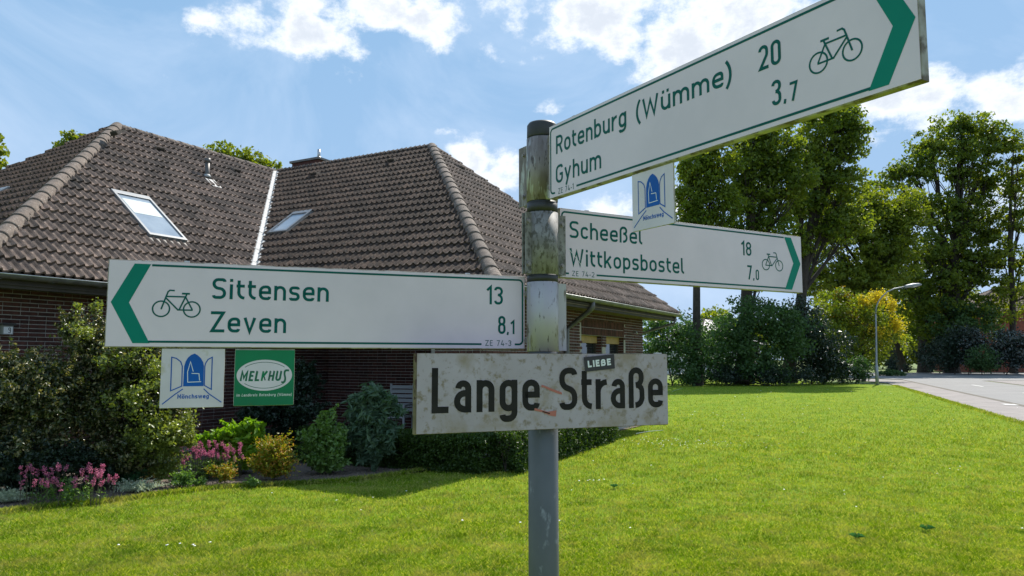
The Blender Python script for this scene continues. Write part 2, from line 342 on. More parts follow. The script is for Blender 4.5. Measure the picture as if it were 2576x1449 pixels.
WID = dict(a=.48, b=.52, c=.47, d=.52, e=.52, g=.52, h=.51, i=.16, k=.52, l=.23, m=.84, n=.51, o=.53, p=.52, q=.52, r=.37, s=.47, t=.34, u=.51, v=.54, w=.78, y=.54,
           S=.57, Z=.57, R=.58, G=.58, W=.92, L=.46, E=.46, M=.72, K=.58, H=.57, U=.57, I=.16, B=.56)
WID.update({'ü': .51, 'ö': .53, 'ß': .54, '0': .5, '1': .27, '2': .5, '3': .5, '4': .56, '7': .5, '8': .5, ',': .13, '-': .28, '(': .24, ')': .24, ' ': .28})
def text_strokes(txt, x0, x1, y, H, s, gap=.13, shear=0.0):
    """strokes of txt fitted between x0 and x1 on baseline y"""
    raw = sum(WID[c] for c in txt)+gap*(len(txt)-1); k = (x1-x0)/(raw*H); x = x0; out = []
    for c in txt:
        w = WID[c]*H*k
        if c == 'i' or c == 'I': w = max(w, s)
        for pts, cl in glyph(c, w, H, s): out.append(([(x+p[0]+shear*p[1], y+p[1]) for p in pts], cl, s))
        x += WID[c]*H*k+gap*H*k
    return out
def ribbon(pts, s, closed=False):
    P = [np.array(p, float) for p in pts]; Q = [P[0]]
    for p in P[1:]:
        if np.linalg.norm(p-Q[-1]) > 1e-4: Q.append(p)
    if closed and np.linalg.norm(Q[0]-Q[-1]) < 1e-4: Q.pop()
    P = Q; m = len(P); V = []
    for i in range(m):
        a = P[i-1] if (i > 0 or closed) else None; c = P[(i+1) % m] if (i < m-1 or closed) else None
        d1 = (P[i]-a)/np.linalg.norm(P[i]-a) if a is not None else None; d2 = (c-P[i])/np.linalg.norm(c-P[i]) if c is not None else None
        if d1 is None: d1 = d2
        if d2 is None: d2 = d1
        n1 = np.array([-d1[1], d1[0]]); n2 = np.array([-d2[1], d2[0]]); nn = n1+n2; l = np.linalg.norm(nn)
        nn = n1 if l < 1e-6 else nn/l; f = 1/max(.42, float(nn@n1)); V += [P[i]+nn*s/2*f, P[i]-nn*s/2*f]
    F = [(2*i, 2*i+1, 2*i+3, 2*i+2) for i in range(m-1)]
    if closed: F.append((2*m-2, 2*m-1, 1, 0))
    return V, F
def arc(cx, cy, rx, ry=None, a0=0, a1=360, n=36):
    ry = rx if ry is None else ry
    return [(cx+rx*math.cos(R(a0+(a1-a0)*k/n)), cy+ry*math.sin(R(a0+(a1-a0)*k/n))) for k in range(n+(0 if abs(a1-a0) >= 360 else 1))]
class Face:
    """the printed side of a sign: millimetres (s to the right as one reads, t up) to world"""
    def __init__(f, p0, p1, z0, out=0.0):
        f.p0 = np.array([p0[0], p0[1], z0]); d = np.array([p1[0]-p0[0], p1[1]-p0[1], 0.]); f.L = np.linalg.norm(d)*1000; f.d = d/np.linalg.norm(d)
        f.n = np.array([f.d[1], -f.d[0], 0.]); f.up = np.array([0, 0, 1.])
        f.layer = 0; f.base = .0009
    def w(f, s, t, h=0.0): return f.p0+f.d*s*.001+f.up*t*.001+f.n*h
    def lift(f): f.layer += 1; return f.base+.00003*(f.layer % 10)
    def strokes(f, name, S, mt, parent, label=None):
        mb = MB(); n = f.n
        for pts, cl, s in S:
            h = f.lift(); V, F = ribbon(pts, s, cl); W = [f.w(v[0], v[1], h) for v in V]
            mb.add(W, [q[::-1] for q in F])
        o = mb.build(name, mt, parent)
        if label: o['label'] = label
        return o
    def poly(f, name, pts, mt, parent, label=None):
        h = f.lift(); mb = MB(); mb.add([f.w(p[0], p[1], h) for p in pts], [tuple(range(len(pts)))]); o = mb.build(name, mt, parent)
        if label: o['label'] = label
        return o
    def slab(f, name, s0, s1, t0, t1, thick, mt, parent, h0=0.0, bev=.0015):
        o = MB().box(f.w(s0, t0, h0-thick), f.d*(s1-s0)*.001, f.up*(t1-t0)*.001, f.n*thick).build(name, mt, parent)
        return bevel(o, bev) if bev else o

# ------------------------------------------------------------------ the sign post and its signs
MAT['sign_white'] = mat('white sign sheeting', (.73,.60,.68), .42, (.66,.545,.62), 5.0, extra=[((.54,.46,.52), 1.7, .58, .9)])
MAT['sign_edge'] = mat('sign box edge', (.42,.40,.37), .55, (.20,.17,.12), 16.0, extra=[((.10,.075,.04), 30.0, .5, .62)])
MAT['plate_edge'] = mat('plate edge', (.50,.48,.46), .6, (.25,.20,.15), 25.0)
MAT['green'] = mat('green print', (.0,.195,.145), .5, (.0,.17,.125), 6.0, spec=.15)
MAT['dark_green'] = mat('dark green print', (.0,.10,.088), .5, (.0,.085,.075), 6.0, spec=.15)
MAT['code_grey'] = mat('dark grey green print', (.03,.10,.10), .5)
MAT['blue'] = mat('blue print', (.008,.10,.42), .5, (.01,.085,.36), 9.0, spec=.15)
MAT['melk_green'] = mat('green plate print', (.008,.19,.085), .5, (.01,.15,.07), 5.0, extra=[((.05,.12,.05), 30., .66, .74)], spec=.2)
MAT['melk_ink'] = mat('dark green ink', (.006,.09,.06), .5)
MAT['plate_white'] = mat('white plate', (.68,.60,.67), .5, (.59,.52,.57), 8.0, extra=[((.5,.44,.38), 20., .66, .76)])
MAT['white_print'] = mat('white print', (.70,.70,.72), .5)
MAT['old_white'] = mat('dirty white enamel', (.43,.36,.41), .6, (.34,.28,.305), 7.0, lo=.3, hi=.75, extra=[((.22,.165,.12), 55.0, .54, .68), ((.28,.215,.17), 10.0, .50, .68), ((.20,.15,.11), 24.0, .60, .72), ((.22,.18,.15), 130.0, .66, .72)])
MAT['old_edge'] = mat('rotten edge', (.20,.16,.09), .9, (.09,.075,.04), 22.0, extra=[((.06,.03,.02), 40., .55, .62)])
MAT['black_print'] = mat('black letters', (.013,.011,.011), .7, (.024,.020,.018), 20.0, spec=.2)
MAT['galv'] = mat('galvanised tube', (.115,.122,.135), .5, (.080,.087,.096), 11.0, metal=.15, zs=.5, lo=.3, hi=.7, extra=[((.085,.09,.10), 5.0, .5, .7), ((.21,.22,.235), 28.0, .62, .7)])
MAT['sleeve'] = mat('weathered aluminium sleeve', (.40,.36,.39), .42, (.42,.40,.40), 22.0, metal=.05, zs=.25, extra=[((.18,.15,.12), 50.0, .58, .66), ((.08,.07,.06), 120., .62, .68)])
MAT['sleeve_moss'] = mat('lichen covered sleeve', (.25,.235,.225), .6, (.17,.155,.145), 40.0, lo=.38, hi=.6, metal=.0, zs=.6, extra=[((.09,.08,.065), 95.0, .50, .60), ((.085,.09,.06), 20.0, .60, .70)])
MAT['sleeve_dark'] = mat('stained sleeve', (.27,.235,.225), .55, (.14,.11,.095), 30.0, metal=.0, lo=.35, hi=.6, zs=.22, extra=[((.42,.41,.41), 40.0, .52, .58), ((.06,.045,.035), 110., .58, .64)])
MAT['rubber'] = mat('black plastic cap', (.020,.019,.018), .55, (.032,.030,.027), 20.0)
MAT['bolt'] = mat('bolt', (.25,.22,.20), .5, metal=.5)
MAT['sticker_black'] = mat('black sticker', (.02,.018,.02), .4)
MAT['sticker_red'] = mat('torn red sticker', (.42,.13,.10), .6)
ZE_ = EYE
PC = np.array([.084, 2.047]); PR = .0402
post = empty('sign_post', (PC[0], PC[1], 0), 'galvanised steel post with black cap carrying all the cycle route signs', 'post')
MB().tube([(PC[0], PC[1], -.3), (PC[0], PC[1], EYE+.63)], PR, 40).build('pole', MAT['galv'], post, True)
MB().tube([(PC[0], PC[1], z) for z in (EYE+.612, EYE+.6145, EYE+.648, EYE+.655, EYE+.6575)], [PR+.0012, PR+.0022, PR+.0017, PR-.003, PR-.015], 40).build('cap', MAT['rubber'], post, True)
for z0, z1 in ((.405, .428), (.213, .2265), (.012, .0)):
    if z1 > z0: MB().tube([(PC[0], PC[1], EYE+z0-.004), (PC[0], PC[1], EYE+z1)], PR+.0022, 40).build('band', MAT['rubber'], post, True)
def sleeve(z0, z1, mt, sd, front, back):
    """clamp of two half shells round the post with bolted ears; sd is the way its sign points"""
    mb = MB(); r0 = PR+.0012; n = 44
    prof = [(r0, z0), (PR+.0032, z0), (PR+.0032, z1), (r0, z1)]
    pts = []
    for k in range(n):
        th = 2*PI*k/n
        for (r, z) in prof: pts.append((PC[0]+r*math.cos(th), PC[1]+r*math.sin(th), EYE+z))
    f = [(k*4+j, ((k+1) % n)*4+j, ((k+1) % n)*4+(j+1) % 4, k*4+(j+1) % 4) for k in range(n) for j in range(4)]
    mb.add(pts, f); o = mb.build('clamp', mt, post, True)
    d = np.array([sd[0], sd[1], 0.]); d /= np.linalg.norm(d); nn = np.array([d[1], -d[0], 0.])
    for (sgn, ln) in ((1, front), (-1, back)):
        for side in (1, -1):
            e = MB().box(np.array([PC[0], PC[1], EYE+z0+.002])+d*sgn*(PR-.002)+nn*side*(.0085 if side > 0 else .0085)-nn*.002, d*sgn*(ln-PR), nn*.004, (0, 0, z1-z0-.004)).build('clamp_ear', mt, o)
            if side > 0:
                for zz in (.16, .84):
                    c = np.array([PC[0], PC[1], EYE+z0+(z1-z0)*zz])+d*sgn*(PR+(ln-PR)*.55)+nn*.0105
                    b = MB().tube([c, c+nn*.0015, c+nn*.0016, c+nn*.006], [.0075, .0075, .005, .0045], 10).build('bolt', MAT['bolt'], o)
    return o
SIGN = {'sit': ((.0359, 2.053), (-.9144, 1.6863), .026), 'sch': ((.1345, 2.1014), (1.0165, 2.6102), .2285), 'rot': ((.1005, 1.9799), (.6284, 1.1127), .4252)}
sleeve(.432, .609, MAT['sleeve_dark'], (.52, -.854), .066, .108)
sleeve(.2285, .400, MAT['sleeve_moss'], (.866, .5), .072, .062)
sleeve(.020, .208, MAT['sleeve'], (-.934, -.358), .045, .068)

def bike(f, x0, parent, flip=False):
    """bicycle symbol, wheels at x0+19.5 and x0+85; flip turns it the other way"""
    g = (lambda p: (x0+104.5-p[0], p[1])) if flip else (lambda p: (x0+p[0], p[1]))
    S = [([g(p) for p in arc(19.7, 89, 17.8)], True, 3.3), ([g(p) for p in arc(85, 89, 17.8)], True, 3.3)]
    for pts in ([(19.7, 88), (28, 114), (33, 129), (37, 132.5), (47, 132)], [(31, 118), (72, 118)], [(28.5, 115), (55, 87.5)], [(58, 88), (73, 124)], [(53.5, 87.3), (87, 87.3)], [(86, 88), (71, 117)], [(62.5, 125.5), (79.5, 125.5)]):
        S.append(([g(p) for p in pts], False, 3.4 if pts[0][0] != 62.5 else 4.2))
    f.strokes('bicycle_symbol', S, MAT['dark_green'], parent)
def cycle_sign(key, left, words, code, codes_gap, label):
    (a, b, z) = SIGN[key]
    if left: f = Face(b, a, EYE+z); mx = lambda s: f.L-s      # s measured from the post
    else: f = Face(a, b, EYE+z); mx = lambda s: s
    th = .019
    c = (np.array(a)+np.array(b))/2
    root = empty('direction_sign', (c[0], c[1], EYE+z), label, 'direction sign', 'green and white cycle direction signs on the post')
    L = f.L
    f.slab('sign_box', 0, L, 0, 200, th, MAT['sign_edge'], root, -.0008)
    f.slab('sign_face', 2.0, L-2.0, 2.2, 197.8, .0012, MAT['sign_white'], root, .0006, 0)
    m = (lambda p: (L-p[0], p[1])) if False else None
    # everything below is laid out for a sign whose arrow is on the right; S() mirrors it for the left one
    def X(s): return L-s if left else s
    def pl(pts): return [(X(s), t) for s, t in pts][::(-1 if left else 1)]
    f.poly('arrow', pl([(965, 191.5), (931, 191.5), (973, 102), (927, 9.5), (962, 9.5), (1010, 102)])[::-1], MAT['green'], root)
    g0, g1 = codes_gap
    path_top = rp([(929, 189.2), (8, 189.2), (8, 13.2), (g0, 13.2)], [0, 11, 11, 0], False)
    S = [([(X(p[0]), p[1]) for p in path_top], False, 5.0), ([(X(g1), 13.2), (X(930), 13.2)], False, 5.0)]
    f.strokes('border_line', S, MAT['dark_green'], root)
    bike(f, 92.7 if left else 816.5, root, not left)
    for txt, x0, x1, y, H, s in words: f.strokes('lettering', text_strokes(txt, x0, x1, y, H, s), MAT['dark_green'], root)
    f.strokes('code_lettering', text_strokes(code[0], code[1], code[2], code[3], 15.0, 1.9, .2), MAT['code_grey'], root)
    for sx in (.16, .84) if left else (.1,):
        q = f.w(L*sx, 200.5, -.010); MB().box(q-f.d*.006-f.n*.004, f.d*.012, f.n*.008, (0, 0, .003)).build('screw_clip', MAT['alu'], root)
    return f, root
f_sit, r_sit = cycle_sign('sit', True, [('Sittensen', 220.4, 490.5, 115.4, 49.5, 7.0), ('Zeven', 219.5, 390.5, 36.4, 49.5, 7.0), ('13', 908, 953.3, 120.3, 48.5, 6.6), ('8', 939.5, 961, 41, 48.7, 6.4), (',', 965.5, 970.5, 42, 36, 5.0), ('1', 976.3, 986.9, 41, 36, 5.2)],
    ('ZE 74-3', 903.2, 977.5, 9.0), (31, 126), 'white and green cycle sign pointing left, reading Sittensen and Zeven')
f_sch, r_sch = cycle_sign('sch', False, [('Scheeßel', 34, 300.3, 116.3, 49.0, 6.9), ('Wittkopsbostel', 33.5, 466.5, 36.4, 49.5, 6.9), ('18', 722.5, 768.2, 113.5, 46.5, 6.4), ('7', 746.8, 767.8, 34.3, 47.5, 6.2), (',', 773.5, 778.5, 35, 36, 5.0), ('0', 785.4, 801.4, 34.0, 35.5, 5.0)],
    ('ZE 74-2', 41.8, 119.7, 6.6), (31, 128), 'white and green cycle sign pointing right, reading Scheeßel and Wittkopsbostel')
f_rot, r_rot = cycle_sign('rot', False, [('Rotenburg', 33.5, 321.0, 116.2, 49.0, 6.9), ('(Wümme)', 355.3, 641.0, 116.2, 45.5, 6.9), ('Gyhum', 32, 225.3, 36.5, 49.0, 6.9), ('20', 707.4, 758.5, 116.2, 47.5, 6.4), ('3', 735.0, 756.2, 40.2, 47.5, 6.2), (',', 762.0, 767.0, 41, 36, 5.0), ('7', 775.3, 792.0, 37.5, 35.5, 5.0)],
    ('ZE 74-1', 42.4, 111.0, 7.0), (27.5, 123.4), 'topmost white and green cycle sign, reading Rotenburg (Wümme) and Gyhum')
# the scratch across the W of the middle sign and dirt runs below
f_sch.strokes('scratch', [([(26, 88), (60, 55), (92, 20)], False, 1.6), ([(60, 20), (66, 2)], False, 1.2)], MAT['white_print'], r_sch)
def trail_plate(f, s0, s1, t0, t1, label):
    c = f.w((s0+s1)/2, t0, 0); root = empty('trail_plate', c, label, 'trail sign', 'blue and white trail plates hanging under the cycle signs')
    f.slab('plate', s0, s1, t1, t0, .004, MAT['plate_edge'], root, -.0055)
    sub = Face((0, 0), (1, 0), 0); sub.p0 = f.p0-f.n*.0052; sub.d = f.d; sub.n = f.n; sub.layer = 0
    w, h = s1-s0, t0-t1; k = w/137.0
    sub.slab('plate_face', s0+.8, s1-.8, t1+.8, t0-.8, .001, MAT['plate_white'], root, .0006, 0)
    def q(X_, Y_):
        r = (Y_-828)/524.0; return (s0+(X_-(525-18*r))/560*w, t0-r*h)
    def st(l, s, cl=False): return ([q(*p) for p in l], cl, s*k)
    arch = [(712, 1162), (890, 1162), (894, 985), (888, 950), (868, 915), (840, 888), (812, 872), (780, 885), (752, 910), (732, 945), (720, 985)]
    sub.poly('window_emblem', [q(*p) for p in arch], MAT['blue'], root)
    left = [(612, 905), (652, 915), (690, 945), (704, 985), (700, 1160), (604, 1200)]; right = [(968, 905), (930, 925), (908, 960), (902, 985), (897, 1155), (960, 1192)]
    [sub.strokes('shutter_emblem', [st(q_, 2.4, True)], MAT['blue'], root) for q_ in (left, right)]
    sub.strokes('path_emblem', [st([(532, 1316), (640, 1232), (710, 1185)], 2.3), st([(892, 1185), (940, 1232), (1050, 1308)], 2.3)], MAT['blue'], root)
    sub.strokes('church_emblem', [st([(870, 1122), (752, 1126), (750, 1035), (776, 945), (800, 1032)], 1.7), st([(785, 1048), (850, 1051), (856, 1112)], 1.7)], MAT['white_print'], root)
    a, b = q(662, 1270), q(938, 1270)
    sub.strokes('lettering', text_strokes('Mönchsweg', a[0], b[0], a[1], 10.2*k, 1.9*k, .12), MAT['blue'], root)
    return root
trail_plate(f_sit, 117.0, 254.0, -2.0, -139.0, 'blue church window trail plate, reading Mönchsweg, below the word Zeven')
trail_plate(f_rot, 331.0, 466.5, -3.0, -136.0, 'blue church window trail plate, reading Mönchsweg, hanging from the topmost sign')
def milk_plate():
    f = f_sit; s0, s1, t0, t1 = 276.0, 413.5, -2.5, -137.3
    root = empty('dairy_plate', f.w(345, t0, 0), 'square green plate with white oval reading MELKHUS hanging under the Zeven sign', 'sign plate')
    f.slab('plate', s0, s1, t1, t0, .004, MAT['plate_edge'], root, -.0055)
    sub = Face((0, 0), (1, 0), 0); sub.p0 = f.p0-f.n*.0052; sub.d = f.d; sub.n = f.n; sub.layer = 0
    sub.slab('plate_face', s0+.6, s1-.6, t1+.6, t0-2.4, .001, MAT['melk_green'], root, .0006, 0)
    cx, cy = 344.5, -65.0
    sub.poly('oval', arc(cx, cy, 63.5, 37, n=56), MAT['plate_white'], root)
    sub.strokes('oval_line', [(arc(cx, cy, 57.5, 31.0, 38, 142, 24), False, 1.3), (arc(cx, cy, 57.5, 31.0, 218, 322, 24), False, 1.3)], MAT['melk_ink'], root)
    def word(dx, dy, s, mt, nm):
        sub.strokes(nm, [([(p[0]+dx, p[1]+dy) for p in pts], cl, s) for pts, cl, _ in text_strokes('MELKHU', 288, 380, -77.5, 23, 3.4, .2, .16)]
            + [([(x+dx, y+dy) for x, y in rp([(400, -53), (391, -52.5), (389, -60), (392, -74), (389, -83), (383, -81)])], False, s)], mt, root)
    word(.8, -1.1, 4.4, MAT['melk_green'], 'lettering_shadow'); word(0, 0, 3.0, MAT['melk_ink'], 'lettering')
    sub.strokes('small_lettering', text_strokes('im Landkreis Rotenburg (Wümme)', 282, 408, -115, 6.6, .9, .22, .15), MAT['white_print'], root)
milk_plate()
def street_sign():
    a, b, z = (-.2375, 1.8395), (.4374, 2.1235), -.1832
    f = Face(a, b, EYE+z); root = empty('street_name_sign', f.w(360, 0, 0), 'dirty white street name plate with black letters reading Lange Straße below the cycle signs', 'street sign')
    f.slab('sign_box', 0, f.L, 0, 197.5, .013, MAT['old_edge'], root, -.001)
    f.slab('sign_face', 6, f.L-1, 1.5, 196.6, .0012, MAT['old_white'], root, .0004, 0)
    o = f.L-725.0+5.4
    f.strokes('lettering', text_strokes('Lange', 31+o, 323+o, 50, 111, 16.0, .15), MAT['black_print'], root)
    f.strokes('lettering', text_strokes('Straße', 380+o, 702.5+o, 49, 111, 15.5, .13), MAT['black_print'], root)
    h = .0042; q = [(451.8, 187.6), (545.1, 196.4), (547.2, 157.3), (456.3, 148.7)]
    mb = MB(); mb.add([f.w(x+o, y, .0044) for x, y in q]+[f.w(x+o, y, .0038) for x, y in q], [(3,2,1,0),(4,5,6,7),(0,1,5,4),(1,2,6,5),(2,3,7,6),(3,0,4,7)])
    st = mb.build('sticker', MAT['sticker_black'], root); st['label'] = 'small black sticker with white block letters LIEBE'
    f.base = .0048; S = []
    for pts, cl, s in text_strokes('LIEBE', 0, 71, 0, 18, 4.6, .16): S.append(([(464+o+p[0]-p[1]*.09, 160+p[1]+p[0]*.095) for p in pts], cl, s))
    f.strokes('sticker_lettering', S, MAT['white_print'], root)
    f.base = .0013
    f.poly('sticker_remnant', [(p[0]+o, p[1]) for p in [(327,114), (330,116), (362,104), (386,96), (388,90), (380,91), (352,101), (333,110), (329,108)]], MAT['sticker_red'], root)
    f.poly('sticker_remnant', [(p[0]+o, p[1]) for p in [(307,55), (311,56), (345,46), (371,49), (369,33), (352,36), (330,45), (308,50)]], MAT['sticker_red'], root)
    f.strokes('scribble', [([(330+o, 47), (341+o, 44), (352+o, 41)], False, 3.0), ([(341+o, 46), (346+o, 42), (350+o, 45)], False, 1.2)], MAT['black_print'], root)
    for s in (f.L*.965,): MB().box(f.w(s-13, 197.3, -.010), f.d*.022, f.n*.008, (0, 0, .003)).build('screw_clip', MAT['alu'], root)
    for zz in (35, 160): MB().box(f.w(300, zz, -.030), f.d*.06, f.n*.016, (0, 0, .012)).build('bracket', MAT['alu'], root)
street_sign()
# ------------------------------------------------------------------ the house: two hipped wings under one tiled roof
AL = 0.50389
vA = np.array([math.sin(AL), math.cos(AL), 0.]); vn = np.array([math.cos(AL), -math.sin(AL), 0.]); UP = np.array([0, 0, 1.])
HE, HR = 1.165+EYE, 5.365+EYE
P1 = np.array([-9.1518, 16.9494, HR]); J = P1+vA*4.8965; P2 = J+vn*5.4304
I_ = np.array([-4.8633, 13.8786, HE]); K = I_-vA*4.7207; Cc = I_+vn*5.2781; D = Cc+vA*9.4622
K2 = K-vn*10.5; G = np.array([*(P2+ (D-Cc)*.0)[:2], HE])
house = empty('brick_house', (*(I_[:2]-vn[:2]*4), 0), 'low red brick house with a big brown tiled hipped roof behind the sign post', 'house')
roof_mb = MB(); low = -.03
def tri(*p): roof_mb.add([np.array(q)+UP*low for q in p], [tuple(range(len(p)))])
# far side corners (never seen, they close the volume)
Kb = K2+vA*(np.dot(D-K, vA)); Db = D
tri(K, I_, J, P1); tri(I_, Cc, P2, J); tri(Cc, D, P2); tri(K2, K, P1); tri(P1, J, Kb, K2); tri(J, P2, D, Kb)
roof = roof_mb.build('roof', MAT['deck'], house)
TW, TG = .285, .325
prof = [(0,.0),(.20,.001),(.42,.007),(.64,.030),(.78,.042),(.90,.022),(1.0,0.)]
def tile_geo(w=TW, g=TG):
    xs = []
    for k in (0, 1):
        for (t, z) in prof[(1 if k else 0):]: xs.append(((k+t)*w/2, z))
    V = []; F = []; n = len(xs)
    for (x, z) in xs: V.append((x, -.014, z*1.12+.042))          # lower front edge, top side
    for (x, z) in xs: V.append((x, g+.02, z+.002))          # upper end
    for (x, z) in xs: V.append((x, -.014, z+.010))          # lower front edge, underside
    for i in range(n-1):
        F.append((i, i+1, n+i+1, n+i)); F.append((2*n+i, 2*n+i+1, i+1, i))
    return np.array(V), F
TV, TF = tile_geo()
tile_me = {}
for key in ('tile', 'tile_moss_shade'):
    me = bpy.data.meshes.new('roof_tile'); me.from_pydata([tuple(v) for v in TV], [], TF); me.materials.append(MAT[key]); me.update(); tile_me[key] = me
def face_frame(O, e, other):
    """O on the eave, e along it, other: any point higher on the face"""
    nrm = np.cross(e, other-O); nrm /= np.linalg.norm(nrm)
    if nrm[2] < 0: nrm = -nrm
    s = np.cross(nrm, e); s /= np.linalg.norm(s)
    if s[2] < 0: s = -s
    return s, nrm
singles = []; bulk = []
holes = {}
def lay(key, O, e, top, span, rows, lines, mt, hole=None):
    """rows of tiles; lines: [(point, inward normal in plan)] that bound the face"""
    s, nrm = face_frame(O, e, top); verts = []; faces = []; b = 0; cand = []
    xdir = e
    right = np.cross(s, nrm)                      # x axis of a right handed tile frame
    for j in range(rows):
        for i in range(int(span[0]/TW)-1, int(span[1]/TW)+2):
            o = O+e*(i*TW if np.dot(right, e) > 0 else (i+1)*TW)+s*(j*TG)
            jit = random.uniform(-.004, .004); rot = random.uniform(-.012, .012)
            X = right*math.cos(rot)+s*math.sin(rot); Y = np.cross(nrm, X); sc = random.uniform(.985, 1.01)
            up = nrm*(random.uniform(0, .006)+.012); oo = o+up+s*jit
            cor = [o, o+right*TW, o+s*(TG+.02), o+right*TW+s*(TG+.02)]
            dist = [min(float(np.dot((c-p)[:2], q[:2])) for c in cor) for p, q in lines]; dmax = [max(float(np.dot((c-p)[:2], q[:2])) for c in cor) for p, q in lines]
            if min(dmax) < 0: continue
            mid = o+right*TW/2+s*TG/2
            if hole and any(h0 < np.dot(mid-O, e) < h1 and g0 < mid[2]-O[2] < g1 for h0, h1, g0, g1 in hole): continue
            inside = min(dist) > .02
            M = np.array([X, Y, nrm]).T; u, v = px(mid)
            if inside: cand.append((M, oo, u, v, np.linalg.norm(mid-np.array([0, 0, EYE])), mt))
            else:
                W = (M@TV.T).T+oo; verts += [tuple(q) for q in W]; faces += [tuple(k+b for k in f) for f in TF]; b += len(W)
    singles.extend(cand); bulk.append((key, verts, faces, lines, mt))
eA = vA; eN = vn
# hips and the valley seen from above
def inward(p, q, ref):
    d = (q-p)[:2]; n2 = np.array([-d[1], d[0]]); n2 /= np.linalg.norm(n2)
    if np.dot(n2, (ref-p)[:2]) < 0: n2 = -n2
    return (p, np.array([n2[0], n2[1], 0]))
mid1 = (K+I_+J+P1)/4; mid2 = (I_+Cc+P2+J)/4; mid3 = (Cc+D+P2)/3; mid0 = (K+K2+P1)/3
slope_len = math.hypot(HR-HE, 5.28)
v1 = inward(I_, J, mid1); v2 = inward(I_, J, mid2)
VG = .085
lay('f1', K, eA, P1, (0, 10.3), 22, [inward(K, P1, mid1), (v1[0]+v1[1]*VG, v1[1]), inward(P1, J, mid1)], 'tile', hole=[(3.42, 4.30, .93, 2.02)])
lay('f2', I_, eN, J, (-5.2, 5.4), 22, [(v2[0]+v2[1]*.02, v2[1]), inward(Cc, P2, mid2), inward(J, P2, mid2)], 'tile_moss_shade', hole=[(-1.82, -1.15, 1.50, 2.2)])
lay('f3', Cc, eA, P2, (0, 9.5), 21, [inward(Cc, P2, mid3), inward(D, P2, mid3)], 'tile')
lay('f0', K, eN, P1, (-7.6, 0), 22, [inward(K, P1, mid0), inward(K2, P1, mid0)], 'tile_moss_shade')
def score(c):
    u, v = c[2], c[3]
    vis = -20 < u < 2596 and v < 900 and not (262 < u < 1328 and v > 655) and not (1320 < u < 1402) and not (1385 < u < 2020 and 522 < v < 700)
    return (0 if vis else 1, c[4])
singles.sort(key=score)
for c in singles[:300]:
    o = bpy.data.objects.new('roof_tile', tile_me[c[5]]); C.objects.link(o); o.parent = roof
    m = Matrix(c[0].tolist()).to_4x4(); m.translation = Vector(c[1].tolist()); o.matrix_basis = m
for mt in ('tile', 'tile_moss_shade'):
    bm = bmesh.new()
    for key, verts, faces, lines, m_ in bulk:
        if m_ != mt: continue
        b2 = bmesh.new(); me = bpy.data.meshes.new('t'); me.from_pydata(verts, [], faces); b2.from_mesh(me)
        for p, q in lines:
            bmesh.ops.bisect_plane(b2, geom=b2.verts[:]+b2.edges[:]+b2.faces[:], plane_co=p.tolist(), plane_no=(-q).tolist(), clear_outer=True)
        b2.to_mesh(me); b2.free(); bm.from_mesh(me); bpy.data.meshes.remove(me)
    rest = MB()
    for c in singles[300:]:
        if c[5] == mt: W = (c[0]@TV.T).T+c[1]; rest.add(W, TF)
    me = rest.mesh('t'); bm.from_mesh(me)
    me = bpy.data.meshes.new('roof_tiles'); bm.to_mesh(me); bm.free()
    o = link('roof_tiles', me, MAT[mt], roof); o['kind'] = 'stuff'
def caps(p, q, r=.14, ln=.385, name='ridge_cap', sink=.075):
    """half round caps from the low end p to the high end q, each lapping the one below"""
    p = np.array(p, float); q = np.array(q, float); d = q-p; L = np.linalg.norm(d); d /= L; side = np.cross(d, UP); side /= np.linalg.norm(side); up = np.cross(side, d)
    n = int(L/ln)
    for i in range(n):
        a = p+d*(i*L/n); b = a+d*(L/n+.035); mb = MB(); V = []; m = 10; roll = random.uniform(-.03, .03)
        for (c, rr, lift) in ((a, r*1.0, .010), (a+d*.05, r*1.0, .009), (b, r*.955, -.002)):
            for k in range(m+1):
                th = PI*k/m+roll; V.append(c+side*math.cos(th)*rr+up*(math.sin(th)*rr*.9-sink+lift))
        for k in range(m+1):
            th = PI*k/m+roll; V.append(a+side*math.cos(th)*r*.90+up*(math.sin(th)*r*.74-sink+.014))
        F = [(j*(m+1)+k, j*(m+1)+k+1, (j+1)*(m+1)+k+1, (j+1)*(m+1)+k) for j in (0, 1) for k in range(m)]
        F += [(3*(m+1)+k, 3*(m+1)+k+1, k+1, k) for k in range(m)]
        mb.add(V, F); mb.build(name, MAT['cap'], roof, True)
caps(K-UP*.0, P1, .135, sink=.018); caps(Cc, P2, .132, sink=.018); caps(D, P2, .13, sink=.045); caps(P1, J, .125, sink=.045); caps(P2, J, .125, sink=.045); caps(K2, P1)
# bedding under the caps
for p, q in ((K, P1), (Cc, P2), (D, P2), (P1, J), (J, P2)): MB().tube([np.array(p)-UP*.02, np.array(q)-UP*.02], .045, 6).build('mortar_bed', MAT['cap'], roof)
# valley: folded zinc
d = J-I_; s1 = np.cross(d, v1[1]); 
def on_plane(pt, plane_pt, nrm): return pt-UP*(np.dot(pt-plane_pt, nrm)/nrm[2])
sF1, nF1 = face_frame(K, eA, P1); sF2, nF2 = face_frame(I_, eN, J)
mb = MB(); npts = 24; rows_ = []
for k in range(npts+1):
    c = I_+d*(k/npts)*.985; w = .15
    a = on_plane(c+v1[1]*w, K, nF1)+UP*.030; a2 = on_plane(c+v1[1]*.07, K, nF1)+UP*.075; m_ = c+UP*.085; b2_ = on_plane(c+v2[1]*.035, I_, nF2)+UP*.085; b_ = on_plane(c+v2[1]*w*.9, I_, nF2)+UP*.01
    rows_.append((a, a2, m_, b2_, b_))
for k in range(npts):
    A_, B_ = rows_[k], rows_[k+1]; jog = UP*random.uniform(-.006, .008)
    for j in range(4): mb.add([A_[j]+jog, A_[j+1]+jog, B_[j+1]+jog*.2, B_[j]+jog*.2], [(0, 1, 2, 3)])
